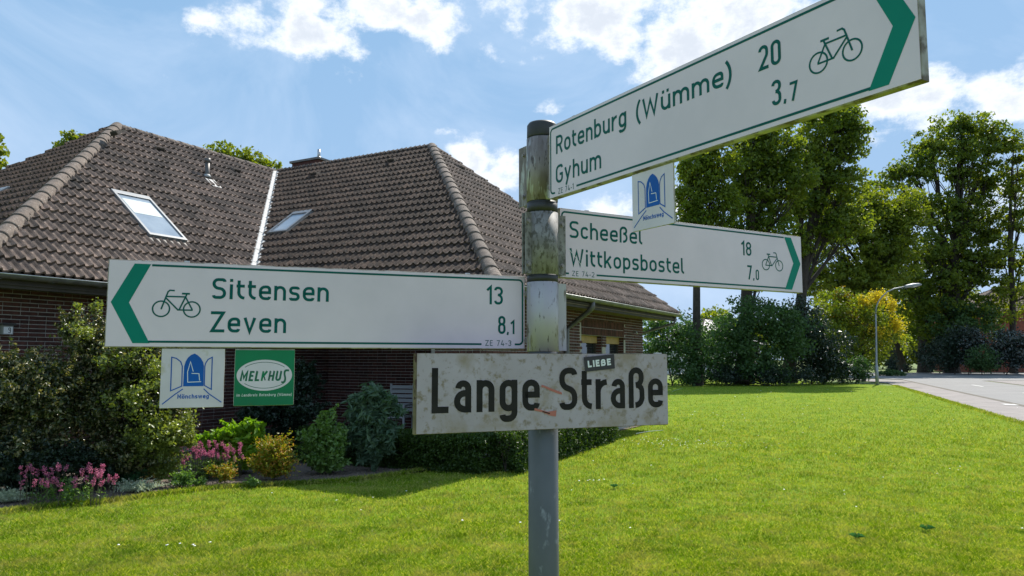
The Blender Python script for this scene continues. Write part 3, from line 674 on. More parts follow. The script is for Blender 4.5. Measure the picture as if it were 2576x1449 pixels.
mb.build('valley_flashing', MAT['zinc'], roof)
def pt_on(O, e, a, dz, nrm, s, lift=0.0): return O+e*a+s*(dz/s[2])+nrm*lift
def skylight(O, e, s, nrm, a0, a1, z0, z1, parent=roof, sh=0.0, blind=True):
    """window lying in the roof: outer frame, cover strips, pane and the blind behind it"""
    q0 = pt_on(O, e, a0, z0, nrm, s, .0); w = e*(a1-a0); l = s*((z1-z0)/s[2]); L = np.linalg.norm(l); W_ = a1-a0
    root = MB().box(q0-nrm*.05, w, l, nrm*.12).build('skylight', MAT['deck'], parent) if False else None
    fr = MB()
    t = .055
    for (o, ex, ey) in ((0*e, e*W_, s*t*1.3), (s*(L-t*2.4), e*W_, s*t*2.4), (s*t*1.3, e*t, s*(L-t*3.7)), (s*t*1.3+e*(W_-t), e*t, s*(L-t*3.7))): fr.box(q0+o-nrm*.03, ex, ey, nrm*.125)
    f = fr.build('skylight', MAT['frame_grey'], parent); f['label'] = 'roof window with a grey metal frame'; bevel(f, .006)
    MB().box(q0+s*t*1.3+e*t-nrm*.0, e*(W_-2*t), s*(L-t*3.7), nrm*.07).build('pane', MAT['curtain_glass'], f)
    MB().box(q0-e*.05-s*.26+nrm*.02, e*(W_+.1), s*.27, nrm*.022).build('apron', MAT['tile_moss_shade'] if not blind else MAT['gutter'], f)
    for sd in (-.05, W_): MB().box(q0+e*sd+nrm*.0, e*.05, s*(L+.05), nrm*.055).build('side_flashing', MAT['gutter'], f)
    if blind: MB().box(q0+s*(L*.50)+e*t*1.8+nrm*.071, e*(W_-3.6*t), s*(L*.33), nrm*.003).build('blind', MAT['blind'], f)
    return f
skylight(K, eA, sF1, nF1, 3.45, 4.25, 1.0, 1.97)
skylight(I_, eN, sF2, nF2, -1.78, -1.2, 1.56, 2.17, blind=False)
sF0, nF0 = face_frame(K, -eN, P1)
skylight(K, eN, sF0, nF0, -4.75, -4.0, 1.05, 2.0, blind=False)
# soil pipe, vent tiles, chimney
pp = pt_on(K, eA, 6.73, 3.07, nF1, sF1)
MB().tube([pp-UP*.1, pp+UP*.42], .055, 14).tube([pp+UP*.42, pp+UP*.425, pp+UP*.52], [.056, .068, .066], 14).build('vent_pipe', MAT['gutter'], roof, True)
MB().tube([pp+UP*.05, pp+UP*.13], [.11, .06], 14).build('pipe_collar', MAT['zinc'], roof, True)
MB().box(pp-sF1*.42-eA*.12+nF1*.05, eA*.26, sF1*.36, nF1*.015).build('lead_apron', MAT['zinc'], roof)
sF3, nF3 = face_frame(Cc, eA, P2)
for (O, e, s, n_, a, z) in ((K, eA, sF1, nF1, 5.94, 3.63), (K, eA, sF1, nF1, 8.15, 3.6), (I_, eN, sF2, nF2, -.555, 3.69), (I_, eN, sF2, nF2, -3.056, 3.63), (Cc, eA, sF3, nF3, 5.36, 3.4), (K, -eN, sF0, nF0, 4.0, 3.55)):
    q = pt_on(O, e, a, z, n_, s, .03); mb = MB()
    mb.add([q-e*.13, q+e*.13, q+e*.10+s*.02+n_*.10, q-e*.10+s*.02+n_*.10, q-e*.12+s*.30, q+e*.12+s*.30], [(0, 1, 2, 3), (3, 2, 5, 4), (0, 3, 4), (1, 5, 2)]); mb.build('vent_tile', MAT['cap'], roof)
    MB().box(q-e*.09+n_*.01-s*.004, e*.18, s*.004, n_*.07).build('vent_opening', MAT['deck'], roof)
ch0 = at(800.7, 389, 20.7)
cz = ch0[2]; cmb = MB(); cw, cd = 1.0, .62
base_ = np.array([ch0[0], ch0[1], 0])
chim = MB().box(base_-vn*cw+UP*5.8, vn*cw, vA*cd, UP*(cz-5.8-.13)).build('chimney', MAT['brick'], house)
MB().box(base_-vn*(cw+.06)-vA*.05+UP*(cz-.13), vn*(cw+.12), vA*(cd+.1), UP*.06).build('chimney_slab', MAT['gutter'], chim)
mb = MB(); o_ = base_+UP*(cz-.07); mb.add([o_-vn*(cw+.04)-vA*.04, o_+vn*.04-vA*.04, o_+vn*.04+vA*(cd+.04), o_-vn*(cw+.04)+vA*(cd+.04), o_-vn*.72+vA*.3+UP*.07, o_-vn*.28+vA*.3+UP*.07], [(0,1,5,4),(1,2,5),(2,3,4,5),(3,0,4)]); mb.build('chimney_hood', MAT['gutter'], chim)
q = base_-vn*.12+vA*.15+UP*(cz-.06); MB().tube([q, q+UP*.26], .045, 10).build('flue_pipe', MAT['alu'], chim, True)
MB().tube([q, q+UP*.06], [.09, .05], 10).build('flue_collar', MAT['alu'], chim, True)
# gutters with bright rims, fascia and soffit
OV = .7
def gutter(a, b, out_):
    d = b-a; L = np.linalg.norm(d); d = d/L; mb = MB(); V = []; m = 8; r = .065; c0 = a+out_*.055-UP*.02
    for c in (c0, c0+d*L):
        for k in range(m+1): th = PI+PI*k/m; V.append(c+out_*math.cos(th)*r+UP*math.sin(th)*r)
    mb.add(V, [(k, k+1, m+1+k+1, m+1+k) for k in range(m)]); mb.add([V[k] for k in range(m+1)], [tuple(range(m+1))]); mb.add([V[m+1+k] for k in range(m+1)], [tuple(range(m+1))])
    g = mb.build('gutter', MAT['gutter'], house, True)
    MB().tube([c0+out_*r+UP*.004, c0+out_*r+UP*.004+d*L], .009, 6).build('gutter_rim', MAT['gutter_rim'], g, True)
    for k in range(int(L/.7)): 
        q = c0+d*(.35+k*.7); MB().box(q+out_*(-.06)-UP*.072, d*.025, out_*.13, UP*.006).build('gutter_bracket', MAT['gutter'], g)
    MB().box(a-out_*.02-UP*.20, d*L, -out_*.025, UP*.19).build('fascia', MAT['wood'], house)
gutter(K-UP*0, I_, vn); gutter(I_, Cc, -vA); gutter(Cc, D, vn); gutter(K2, K, -vA)
SZ = HE-.155
def soffit(a, b, inn, mt):
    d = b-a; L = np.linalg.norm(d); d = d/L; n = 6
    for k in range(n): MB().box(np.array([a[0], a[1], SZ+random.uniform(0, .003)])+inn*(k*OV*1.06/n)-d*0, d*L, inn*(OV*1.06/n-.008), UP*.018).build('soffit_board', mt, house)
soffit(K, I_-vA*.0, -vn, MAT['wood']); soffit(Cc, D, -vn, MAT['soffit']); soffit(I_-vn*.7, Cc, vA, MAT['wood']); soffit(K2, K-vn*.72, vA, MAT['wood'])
# dark ceiling over the covered seat
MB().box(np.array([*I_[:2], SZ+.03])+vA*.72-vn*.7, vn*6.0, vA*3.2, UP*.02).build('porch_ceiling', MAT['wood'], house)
# walls
WT = SZ+.02
def wall(o, d, L, inn, z0=0.0, z1=None, mt='mortar', name='wall'):
    return MB().box(np.array([o[0], o[1], z0]), d*L, inn*.24, UP*((z1 or WT)-z0)).build(name, MAT[mt], house)
BW, BH = .25, .0625
brick_me = []
def brick_geo(w, h, dp=.014):
    mb = MB(); c = .004
    mb.add([(0,0,0),(w,0,0),(w,0,h),(0,0,h),(c,-dp,c),(w-c,-dp,c),(w-c,-dp,h-c),(c,-dp,h-c)], [(4,5,6,7),(0,1,5,4),(1,2,6,5),(2,3,7,6),(3,0,4,7)]); return mb
bm_full = brick_geo(BW-.011, BH-.011).mesh('brick'); bm_full.materials.append(MAT['brick']); bm_half = brick_geo(BW/2-.011, BH-.011).mesh('brick'); bm_half.materials.append(MAT['brick'])
brick_jobs = []
def bricks(wl, o, d, L, z0, z1, outn, openings=(), one=True):
    """courses of bricks; o is the wall's outer line at its start, outn the way it faces"""
    z = 0; j = 0; z = z0
    while z < z1-.03:
        x = -BW/2 if j % 2 else 0.0
        while x < L-.02:
            w = BW
            if random.random() < .12: w = BW/2
            a, b = max(x, 0), min(x+w, L); x += w
            if b-a < .05: continue
            if any(p0-.01 < (a+b)/2 < p1+.01 and q0 < z+.03 < q1 for p0, p1, q0, q1 in openings): continue
            brick_jobs.append((wl, np.array([o[0], o[1], z])+d*(a+.0055)+UP*.0055, d, outn, b-a, one))
        z += BH; j += 1
w1o = K-vn*OV; w1o = w1o+vA*.7; w1 = wall(w1o, vA, 4.72, -vn)                       # left wing, long side; runs on behind the covered seat
bricks(w1, w1o, vA, 4.72, 0.10, WT-.02, vn)
w0 = wall(K2-vn*0+vA*.7, vn, 9.78, vA); bricks(w0, K2+vA*.7, vn, 9.78, .1, WT-.02, -vA, one=False)
pb = I_-vn*.7+vA*2.9; wp = wall(pb, vn, 5.02, vA); bricks(wp, pb, vn, 5.0, .2, 2.3, -vA, one=False)       # back of the covered seat
w1b = wall(w1o+vA*4.72, vA, 3.0, -vn); bricks(w1b, w1o+vA*4.72, vA, 2.2, .2, 2.4, vn, one=False)
w3o = Cc-vn*OV+vA*.7
def a3(a): return w3o+vA*(a-.7)
A0, A1, B0, B1, LZ0, LZ1, SILL = 4.80, 5.97, 6.17, 7.36, 2.16, 2.50, .85
w3 = MB()
for (a, b, z0, z1) in ((.7, A0, 0, WT), (B1, 8.72, 0, WT), (A0, B1, LZ0, WT), (A1, B0, SILL, LZ0), (A0, B1, 0, SILL)): w3.box(np.array([*a3(a)[:2], z0]), vA*(b-a), -vn*.24, UP*(z1-z0))
w3 = w3.build('wall', MAT['mortar'], house)
bricks(w3, w3o, vA, 8.02, .10, WT-.02, vn, openings=[(A0-.7, B1-.7, LZ0, LZ1), (A0-.7, A1-.7, SILL, LZ0), (B0-.7, B1-.7, SILL, LZ0)])
for row in (0, 1):                                                            # upright bricks over the windows
    k = 0
    while A0+.004+k*BH < B1-.05:
        brick_jobs.append((w3, np.array([*a3(A0+.004+k*BH)[:2], LZ0+.005+row*.165])+UP*0, vA, vn, -BH, True)); k += 1
for (a, b) in ((A0, A1), (B0, B1)):                                           # reveals in brick on the far side, shutter box, frame, pane
    z = SILL
    while z < LZ0-.03:
        brick_jobs.append((w3, np.array([*a3(b)[:2], z+.005])-vn*.235, vn, -vA, .23, False)); z += BH
    base = a3(a)-vn*.2; fr = MB()
    wf = fr.box(np.array([*base[:2], SILL]), vA*(b-a), vn*.05, UP*.07).box(np.array([*base[:2], SILL+.07]), vA*.07, vn*.05, UP*(LZ0-SILL-.24)).box(np.array([*(a3(b)-vn*.2-vA*.07)[:2], SILL+.07]), vA*.07, vn*.05, UP*(LZ0-SILL-.24)).build('window', MAT['wood'], house)
    MB().box(np.array([*base[:2], LZ0-.16])-vn*.01, vA*(b-a), vn*.09, UP*.155).build('shutter_box', MAT['shutter'], wf)
    MB().box(np.array([*base[:2], SILL+.06]), vA*(b-a), vn*.012, UP*(LZ0-SILL-.21)).build('pane', MAT['glass'], wf)
we = wall(a3(8.72)-vn*.24, -vn, 6, -vA)                                       # far end
wc = wall(w3o-vn*0+vA*0, -vn, .9, vA); bricks(wc, w3o-vn*.9, vn, .9, .1, WT-.02, -vA, one=False)
wc2 = wall(w3o-vn*.9+vA*.24, vA, 2.2, -vn)
brick_jobs_vis = []
rest = {}
for job in brick_jobs:
    wl, o, d, outn, w, one = job; u, v = px(o)
    vis = one and ((0 <= u < 268 and v < 880) or (480 < u < 570 and v > 1030) or (1404 < u < 1620 and 735 < v < 888))
    (brick_jobs_vis if vis and w in (BW, BW/2) else rest.setdefault(wl.name, [])).append(job)
brick_jobs_vis.sort(key=lambda j: np.linalg.norm(j[1]))
for job in brick_jobs_vis[300:]: rest.setdefault(job[0].name, []).append(job)
for wl, o, d, outn, w, one in brick_jobs_vis[:300]:
    x = d if np.dot(np.cross(d, -outn), UP) > 0 else d
    b = bpy.data.objects.new('brick', bm_full if w == BW else bm_half); C.objects.link(b); b.parent = wl
    M = Matrix([[x[0], -outn[0], 0], [x[1], -outn[1], 0], [0, 0, 1]]).to_4x4(); M.translation = Vector((o+outn*random.uniform(-.002, .003)).tolist()); b.matrix_basis = M
for nm, jobs in rest.items():
    mb = MB(); wl = bpy.data.objects[nm]
    for _, o, d, outn, w, one in jobs:
        g = brick_geo(BH-.011, .155) if w < 0 else brick_geo(w-.011, BH-.011)
        mb.add([o+d*p[0]-outn*p[1]+UP*p[2]+outn*random.uniform(-.001, .002) for p in g.v], g.f)
    q = mb.build('bricks', MAT['brick'], wl); q['kind'] = 'stuff'
# downpipes
def find_a(u0, O, d, z):
    best = min((abs(px(O+d*a+UP*(z-O[2]))[0]-u0), a) for a in np.linspace(0, 9.4, 400)); return best[1]
a_ = find_a(1484, Cc, vA, HE); g0 = Cc+vA*a_+vn*.055; wa = 3.95
wl0 = a3(wa)+vn*.06
MB().tube([g0-UP*.06, g0-UP*.17, g0-UP*.22-vn*.03-vA*.03, np.array([*(wl0+vn*.05+vA*.08)[:2], HE-.50]), np.array([*wl0[:2], HE-.57]), np.array([*wl0[:2], .05])], .05, 12).build('downpipe', MAT['gutter'], house, True)
g1 = D-vA*.25+vn*.0; wl1 = a3(8.8)-vn*.25
MB().tube([g1-UP*.10, g1-UP*.25, np.array([*(wl1+vA*.12)[:2], HE-.55]), np.array([*(wl1+vA*.06)[:2], .05])], .04, 10).build('downpipe', MAT['gutter'], house, True)
# small fittings
bx = w1o+vA*.02+vn*.02
lt = MB().box(np.array([*(w1o+vA*(.80-.70))[:2], 2.00]), vA*.14, vn*.10, UP*.13).build('wall_box', MAT['frame_grey'], house); lt['label'] = 'small grey wall box with a house number'
q = np.array([*(w1o+vA*.10+vn*.101)[:2], 2.00])
MB().box(q+vA*.01+UP*.01, vA*.12, vn*.002, UP*.10).build('number_plate', MAT['white_print'], lt)
nf = Face((0, 0), (1, 0), 0); nf.p0 = q+vn*.0015; nf.d = vA; nf.n = vn
nf.strokes('number', [([(70+p[0], 25+p[1]) for p in rp([(5, 8), (5, 0), (30, 0), (30, 70), (5, 70), (5, 35), (30, 35)], None)], False, 9)], MAT['black_print'], lt)
MB().box(np.array([*(w1o+vA*.08)[:2], 2.13]), vA*.18, vn*.13, UP*.03).build('hood', MAT['rubber'], lt)
wlb = np.array([*a3(8.0)[:2], 2.32]); MB().tube([wlb+vn*.02, wlb+vn*.10, wlb+vn*.10-UP*.06], .018, 8).build('wall_lamp', MAT['alu'], house, True)
# post at the open corner of the covered seat and the floor slab
MB().box(np.array([*(I_+vn*3.35+vA*2.0)[:2], 0]), vn*.14, vA*.14, UP*2.6).build('porch_post', MAT['wood'], house)
tr = MB().box(np.array([*(I_-vn*.69+vA*.2)[:2], 0]), vn*5.5, vA*2.68, UP*.14).build('terrace', MAT['terrace'], None); tr['kind'] = 'structure'
# ------------------------------------------------------------------ ground, lawn, road
def flat(name, pts, z, mt, kind='structure', sub=0):
    me = bpy.data.meshes.new(name); me.from_pydata([(float(p[0]), float(p[1]), z) for p in pts], [], [tuple(range(len(pts)))]); me.update()
    o = link(name, me, mt); o['kind'] = kind; return o
flat('ground', [(-500, -60), (600, -60), (600, 900), (-500, 900)], -.03, MAT['ground'])
rd = np.array([.363, .932]); rn = np.array([.932, -.363])          # along and across the road
def rp2(c, t): p = rn*c+rd*t; return (p[0], p[1])
def strip(c0, c1, t0, t1): return [rp2(c0, t0), rp2(c1, t0), rp2(c1, t1), rp2(c0, t1)]
EDGE = 5.15
lawn_poly = [(-30, -3)]+[rp2(EDGE, t) for t in (-8, 20, 40, 52)]+[(22, 62), (5, 62), (-8, 45), (-30, 40)]
def ragged(a, b, n, amp, seed):
    r = random.Random(seed); a = np.array(a); b = np.array(b); d = b-a; nn = np.array([-d[1], d[0]])/np.linalg.norm(d)
    return [tuple(a+d*k/n+nn*r.uniform(-amp, amp)) for k in range(n+1)]
flat('lawn', lawn_poly, -.012, MAT['lawn'])
flat('pavement', [(28.5, 66.5)]+[rp2(7.0, t) for t in (66.5, -12)]+ragged(rp2(EDGE, -12), rp2(EDGE, 57), 120, .06, 3), .004, MAT['paving'])
flat('gutter_strip', strip(7.0, 7.22, -12, 66.5), .012, MAT['kerb'])
flat('road', [rp2(7.22, -12), rp2(12.35, -12), rp2(12.35, 66), (90, 74), (140, 74), (140, 96), (40, 90), (16, 79), (18, 70), (30, 71), rp2(7.22, 68)], .008, MAT['asphalt'])
flat('cycle_path', [rp2(12.5, -12), rp2(16.5, -12), rp2(16.5, 52), (60, 66), (90, 73.5), rp2(12.75, 65.6)], .016, MAT['paving'])
flat('kerb', strip(12.35, 12.6, -12, 65.6), .020, MAT['kerb'])
mk = MB()
for t in (16, 28, 40, 52): mk.add([(*p, .0125) for p in strip(9.72, 9.86, t, t+3.2)], [(0, 1, 2, 3)])
mk.add([(*p, .0165) for p in strip(6.6, 7.0, 31.5, 32.3)], [(0, 1, 2, 3)])
q = mk.build('road_marking', MAT['marking']); q['kind'] = 'structure'
bed_edge = [(-9.5, 7.6), (-5.51, 8.27), (-5.18, 8.62), (-4.7, 8.85), (-4.27, 9.40), (-3.75, 9.85), (-3.09, 10.08), (-2.31, 10.34), (-1.66, 10.95), (-.87, 12.0), (.23, 13.8), (1.0, 15.5), (1.7, 16.9), (2.6, 18.6), (3.6, 20.3)]
flat('flower_bed', bed_edge+[tuple(Cc[:2]+vA[:2]*9.6-vn[:2]*.6), tuple(Cc[:2]-vn[:2]*.55), tuple(I_[:2]-vn[:2]*.55), tuple((K-vn*.6)[:2])], .006, MAT['soil'])
# clods and small stones that make the soil uneven
def inside(poly, X, Y):
    res = np.zeros(len(X), bool); n = len(poly)
    for i in range(n):
        x1, y1 = poly[i]; x2, y2 = poly[(i+1) % n]
        c = ((y1 > Y) != (y2 > Y)); res ^= c & (X < (x2-x1)*(Y-y1)/((y2-y1) if y2 != y1 else 1e-9)+x1)
    return res
mb = MB(); pts = np.array(bed_edge)
for k in range(5200):
    i = random.randrange(1, len(bed_edge)-3); a, b = pts[i], pts[i+1]; f = random.random(); p = a+(b-a)*f+np.array([-.55, .75])*random.uniform(.0, 1.1)+np.array([0, random.uniform(-.01, .01)])
    r = random.uniform(.006, .022); z = .006
    mb.add([(p[0]-r, p[1]-r*.7, z), (p[0]+r, p[1]-r*.8, z), (p[0]+r*.2, p[1]+r, z), (p[0]+random.uniform(-.3, .3)*r, p[1], z+r*random.uniform(.5, 1))], [(0, 1, 3), (1, 2, 3), (2, 0, 3)])
mb.build('soil_crumbs', MAT['soil'])['kind'] = 'stuff'
# ------------------------------------------------------------------ grass
MAT['grass'] = leaf_mat('grass blade', (.105,.190,.014), (.255,.335,.028), .42, (1.3,1.35,.24), .9, 1.4, 0.0, c3=(.42,.43,.13), c4=((.42,.37,.17), 2.3, .47, .66), c5=((.065,.140,.010), 1.3, .54, .70), stripe=True)
def grass_mat():
    m = MAT['grass']; nt = m.node_tree; n = nt.nodes; L = nt.links.new
    return m
def blades(name, X, Y, hgt, wid, mt, lean=.5, z0=-.012):
    n = len(X); a = rng.uniform(0, 2*PI, n); b = rng.uniform(0, 2*PI, n); ln = rng.uniform(0, lean, n)*hgt
    w = wid*.5
    V = np.empty((n, 4, 3)); ca, sa = np.cos(a), np.sin(a)
    V[:, 0] = np.stack([X-ca*w, Y-sa*w, np.full(n, z0)], 1); V[:, 1] = np.stack([X+ca*w, Y+sa*w, np.full(n, z0)], 1)
    mx, my = X+np.cos(b)*ln*.35, Y+np.sin(b)*ln*.35
    V[:, 2] = np.stack([mx+ca*w*.7, my+sa*w*.7, z0+hgt*.6], 1); V[:, 3] = np.stack([X+np.cos(b)*ln, Y+np.sin(b)*ln, z0+hgt], 1)
    i = np.arange(n)*4; F = np.stack([i, i+1, i+2, i+3], 1)
    me = np_mesh(name, V.reshape(-1, 3), F); o = link(name, me, mt); o['kind'] = 'stuff'; return o
bed_poly = bed_edge+[(4.6, 21.5), (-2, 30), (-20, 30), (-20, 7.4)]
def lawn_points(n, y0, y1, p):
    u = rng.random(n*2); Y = (y0**(-p)+u*(y1**(-p)-y0**(-p)))**(-1/p); X = rng.uniform(-1, 1, n*2)*(Y*.74+1.2)
    ok = inside(lawn_poly, X, Y) & ~inside(bed_poly, X, Y); return X[ok][:n], Y[ok][:n]
X, Y = lawn_points(560000, 4.6, 58, 1.35)
tuft = np.sin(X*7.1+np.cos(Y*5.3)*2)*np.cos(Y*6.7+np.sin(X*4.1)*2)
h = (.022+.014*rng.random(len(X))+.007*tuft)*np.clip(Y/10, 1, 1.5); w = .0040*np.clip(Y/6.5, 1, 4.5)
blades('grass', X, Y, h, w, MAT['grass'], 1.15)
# longer grass where the mower does not reach: along the bed and the pavement
ex = []; ey = []
for (poly, n, wd) in ((bed_edge[:12], 12000, .08), ([rp2(EDGE, t) for t in range(2, 54, 3)], 14000, .16)):
    P_ = np.array(poly); i = rng.integers(0, len(P_)-1, n); f = rng.random(n)[:, None]; q = P_[i]+(P_[i+1]-P_[i])*f; q = q+rng.normal(0, wd*.5, (n, 2)); ex.append(q[:, 0]); ey.append(q[:, 1])
X, Y = np.concatenate(ex), np.concatenate(ey)
blades('edge_grass', X, Y, rng.uniform(.035, .075, len(X)), .005*np.clip(Y/7, 1, 5), MAT['grass'], .9)
MAT['dry'] = leaf_mat('dry grass', (.36,.33,.13), (.50,.46,.22), .4, (1.1,1.0,.7), .6)
X, Y = lawn_points(16000, 4.8, 40, 1.2); keep = (np.sin(X*1.3+.5)*np.cos(Y*.9+X*.5) > .1) | (rng.random(len(X)) < .25); X, Y = X[keep], Y[keep]
blades('dry_grass', X, Y, .02+.012*rng.random(len(X)), .004*np.clip(Y/6, 1, 5), MAT['dry'], 1.6)
# daisies
MAT['petal'] = mat('white petals', (.80,.80,.76), .7); MAT['daisy_eye'] = mat('daisy centre', (.75,.50,.03), .7)
dm = MB()
def daisy_at(x, y, s):
    z = .035; n = 9; c = (x, y, z+.004)
    vs_ = [c]+[(x+math.cos(2*PI*k/n)*s, y+math.sin(2*PI*k/n)*s, z+random.uniform(-.003, .005)) for k in range(n)]
    dm.add(vs_, [(0, 1+k, 1+(k+1) % n) for k in range(n)])
for (cx_, cy_, sx_, sy_, n_) in ((3.5, 14.6, .75, .35, 60), (2.7, 15.3, .4, .25, 22), (1.07, 10.2, .12, .08, 9), (-2.88, 6.74, .18, .06, 7), (9, 22, 3, 3, 26), (7, 14, 3, 2.5, 18), (3.0, 9.0, 1.5, 1.0, 7), (14, 33, 4, 5, 22), (4.5, 22, 2, 3, 14), (8, 11, 1.6, 1.0, 8), (0.2, 8, 1.5, .8, 5), (-1.9, 9.0, .5, .3, 5)):
    for _ in range(n_): y_ = random.gauss(cy_, sy_); daisy_at(random.gauss(cx_, sx_), y_, random.uniform(.008, .012)*max(1, y_/14))
q = dm.build('daisies', MAT['petal']); q['kind'] = 'stuff'
# ------------------------------------------------------------------ leaves
def leaves(centers, radii, counts, size, flat_=.6, fold=.25, up=.35, aspect=.62):
    """folded four-cornered leaves scattered in clumps; returns vertices and faces"""
    centers = np.asarray(centers, float); n = int(np.sum(counts)); idx = np.repeat(np.arange(len(centers)), counts)
    d = rng.normal(size=(n, 3)); d /= np.linalg.norm(d, axis=1)[:, None]; r = rng.random(n)**.45
    rad = np.asarray(radii, float)[idx]; p = centers[idx]+d*(r*rad)[:, None]*np.array([1, 1, flat_])
    nr = rng.normal(size=(n, 3))*.9+d*.5+np.array([0, 0, up]); nr /= np.linalg.norm(nr, axis=1)[:, None]
    t = rng.normal(size=(n, 3)); t -= nr*np.sum(t*nr, 1)[:, None]; t /= np.linalg.norm(t, axis=1)[:, None]; b = np.cross(nr, t)
    s = (size*rng.uniform(.65, 1.3, n))[:, None]
    V = np.empty((n, 4, 3)); V[:, 0] = p-t*s*.5; V[:, 1] = p+b*s*aspect*.5+nr*s*fold*.5; V[:, 2] = p+t*s*.5; V[:, 3] = p-b*s*aspect*.5+nr*s*fold*.5
    i = np.arange(n)*4; F = np.concatenate([np.stack([i, i+1, i+2], 1), np.stack([i, i+2, i+3], 1)])
    return V.reshape(-1, 3), F
def clumps(blobs, n, shell=.55, jitter=1.0):
    """n clump centres spread over ellipsoids ((x,y,z),(rx,ry,rz)), mostly near their surface"""
    vol = np.array([b[1][0]*b[1][2]+b[1][0]*b[1][1] for b in blobs]); k = rng.choice(len(blobs), n, p=vol/vol.sum()); out = []; own = []
    c = np.array([b[0] for b in blobs])[k]; r = np.array([b[1] for b in blobs])[k]; d = rng.normal(size=(n, 3)); d /= np.linalg.norm(d, axis=1)[:, None]
    f = shell+(1-shell)*rng.random(n); f[rng.random(n) < .25] *= rng.random()
    return c+d*r*f[:, None], k
def blob(u, v, Y, ru, rv, dy=None, dY=0.0):
    """ellipsoid whose middle is at (u, v) seen at distance Y, half width ru and half height rv in measured picture units"""
    c = at(u, v, Y+dY); k = Y/1886.4; return (c, (ru*k, dy if dy else (ru+rv)*.5*k, rv*k))
def tree(name, label, cat, base, r0, blobs, nclump, per, size, clr, mat_leaf, group=None, fork=.45, limbs=True, flat_=.5, twig=.35, top=None, mat_bark='bark', lean=None, crown='crown', sprig=0):
    base = np.array([base[0], base[1], 0.]); root = empty(name, base, label, cat, group)
    if name in ('oak_tree', 'garden_tree'): nclump = int(nclump*1.9); per = per*.50; clr *= .62; twig *= .6; flat_ = .55
    if name == 'oak_tree' and nclump > 150: nclump = int(nclump*1.3)
    cen, own = clumps(blobs, nclump)
    if name == 'oak_tree':                                          # leave irregular gaps between the boughs
        q_ = cen*(2.2/clr)*.55; ph = base[0]*1.7
        g_ = np.sin(q_[:, 0]*.9+ph+np.sin(q_[:, 2]*1.1))*np.sin(q_[:, 2]*1.35+np.sin(q_[:, 0]*.7+ph))+.5*np.sin(q_[:, 1]*1.3+q_[:, 0]*1.9)
        keep_ = g_ > np.quantile(g_, .20); cen = cen[keep_]; own = own[keep_]; nclump = len(cen)
    cen[:, 2] = np.maximum(cen[:, 2], clr*.5)
    cnt = rng.integers(int(per*.6), int(per*1.4)+1, nclump)
    if sprig:
        n_ = nclump; k_ = 6; d_ = rng.normal(size=(n_, 3)); d_ /= np.linalg.norm(d_, axis=1)[:, None]; d_[:, 2] = np.abs(d_[:, 2])*.9+.25
        bc_ = np.array([b[0] for b in blobs])[own]; br_ = np.array([b[1] for b in blobs])[own]; out_ = cen-bc_; st_ = bc_+out_*.45; ln_ = rng.uniform(.7, 1.5, n_)**1.5
        tp_ = st_+out_*.55*ln_[:, None]+d_*np.minimum(br_, .22)*rng.uniform(.1, .75, n_)[:, None]
        t_ = np.linspace(.15, 1, k_)[None, :, None]; cc = (st_[:, None, :]*(1-t_)+tp_[:, None, :]*t_).reshape(-1, 3); cc[:, 2] = np.maximum(cc[:, 2], .02)
        rr_ = np.repeat(clr*rng.uniform(.30, .55, n_), k_)*np.tile(np.linspace(1.25, .45, k_), n_); cn_ = np.maximum(1, np.round(np.repeat(cnt/k_, k_)*np.tile(np.linspace(1.4, .6, k_), n_))).astype(int)
        V, F = leaves(cc, rr_, cn_, size, .9, aspect=sprig)
    else: V, F = leaves(cen, rng.uniform(clr*.6, clr*1.35, nclump), cnt, size, flat_)
    tb = MB()
    bc = np.array([b[0] for b in blobs]); ctop = bc[np.argmax(bc[:, 2])]
    if top is not None: ctop = np.array(top)
    H = ctop[2]
    if limbs:
        fz = H*fork; path = [base-np.array([0, 0, .3]), base+np.array([0, 0, .02]), base+np.array([0, 0, fz*.15])]
        mid = np.array([base[0]*.7+ctop[0]*.3, base[1]*.7+ctop[1]*.3, fz]) if lean is None else np.array([lean[0], lean[1], fz])
        path += [base*.55+mid*.45+np.array([random.uniform(-.1, .1)*r0*3, 0, 0]), mid, mid*.5+ctop*.5+np.array([random.uniform(-.4, .4), random.uniform(-.4, .4), 0])*r0*2, ctop]
        rad = [r0*1.45, r0*1.3, r0*1.05, r0*.9, r0*.72, r0*.40, r0*.12]
        tb.tube(path, rad, 10, True, .07); P_ = np.array(path)
        for bi, (c, r) in enumerate(blobs):
            c = np.array(c); hz = min(max(c[2]*.55, fz*.55), c[2]-.2); k = np.searchsorted(P_[2:, 2], hz); k = min(max(k+1, 2), len(P_)-2)
            f = (hz-P_[k][2])/max(.01, P_[k+1][2]-P_[k][2]); f = min(1, max(0, f)); st = P_[k]*(1-f)+P_[k+1]*f
            m1 = st*.55+c*.45+np.array([random.uniform(-.3, .3), random.uniform(-.3, .3), random.uniform(-.5, .1)])*r[0]*.4
            tb.tube([st, m1, c], [r0*.42, r0*.26, r0*.10], 7, False, .08)
            for q in cen[own == bi][:int(1+sum(own == bi)*twig)]:
                s_ = m1 if random.random() < .5 else c*.6+m1*.4
                tb.tube([s_, s_*.5+q*.5+rng.normal(size=3)*.12*r[0]*.5, q], [r0*.11, r0*.06, r0*.02], 5, False)
        tb.build('trunk', MAT[mat_bark], root)
    o = link(crown, np_mesh(crown, V, F), mat_leaf, root)
    return root
MAT['oak'] = leaf_mat('oak leaf', (.066,.120,.015), (.175,.225,.030), .50, (1.7,1.55,.38), .55, .35)
MAT['oak_light'] = leaf_mat('sunlit oak leaf', (.10,.15,.018), (.21,.25,.030), .50, (1.6,1.5,.36), .55, .35)  # lighter copy of the oak leaf, sunlight put into its colour
MAT['hazel'] = leaf_mat('hazel leaf', (.038,.088,.030), (.080,.145,.042), .36, (1.3,1.5,.6), .55, .5)
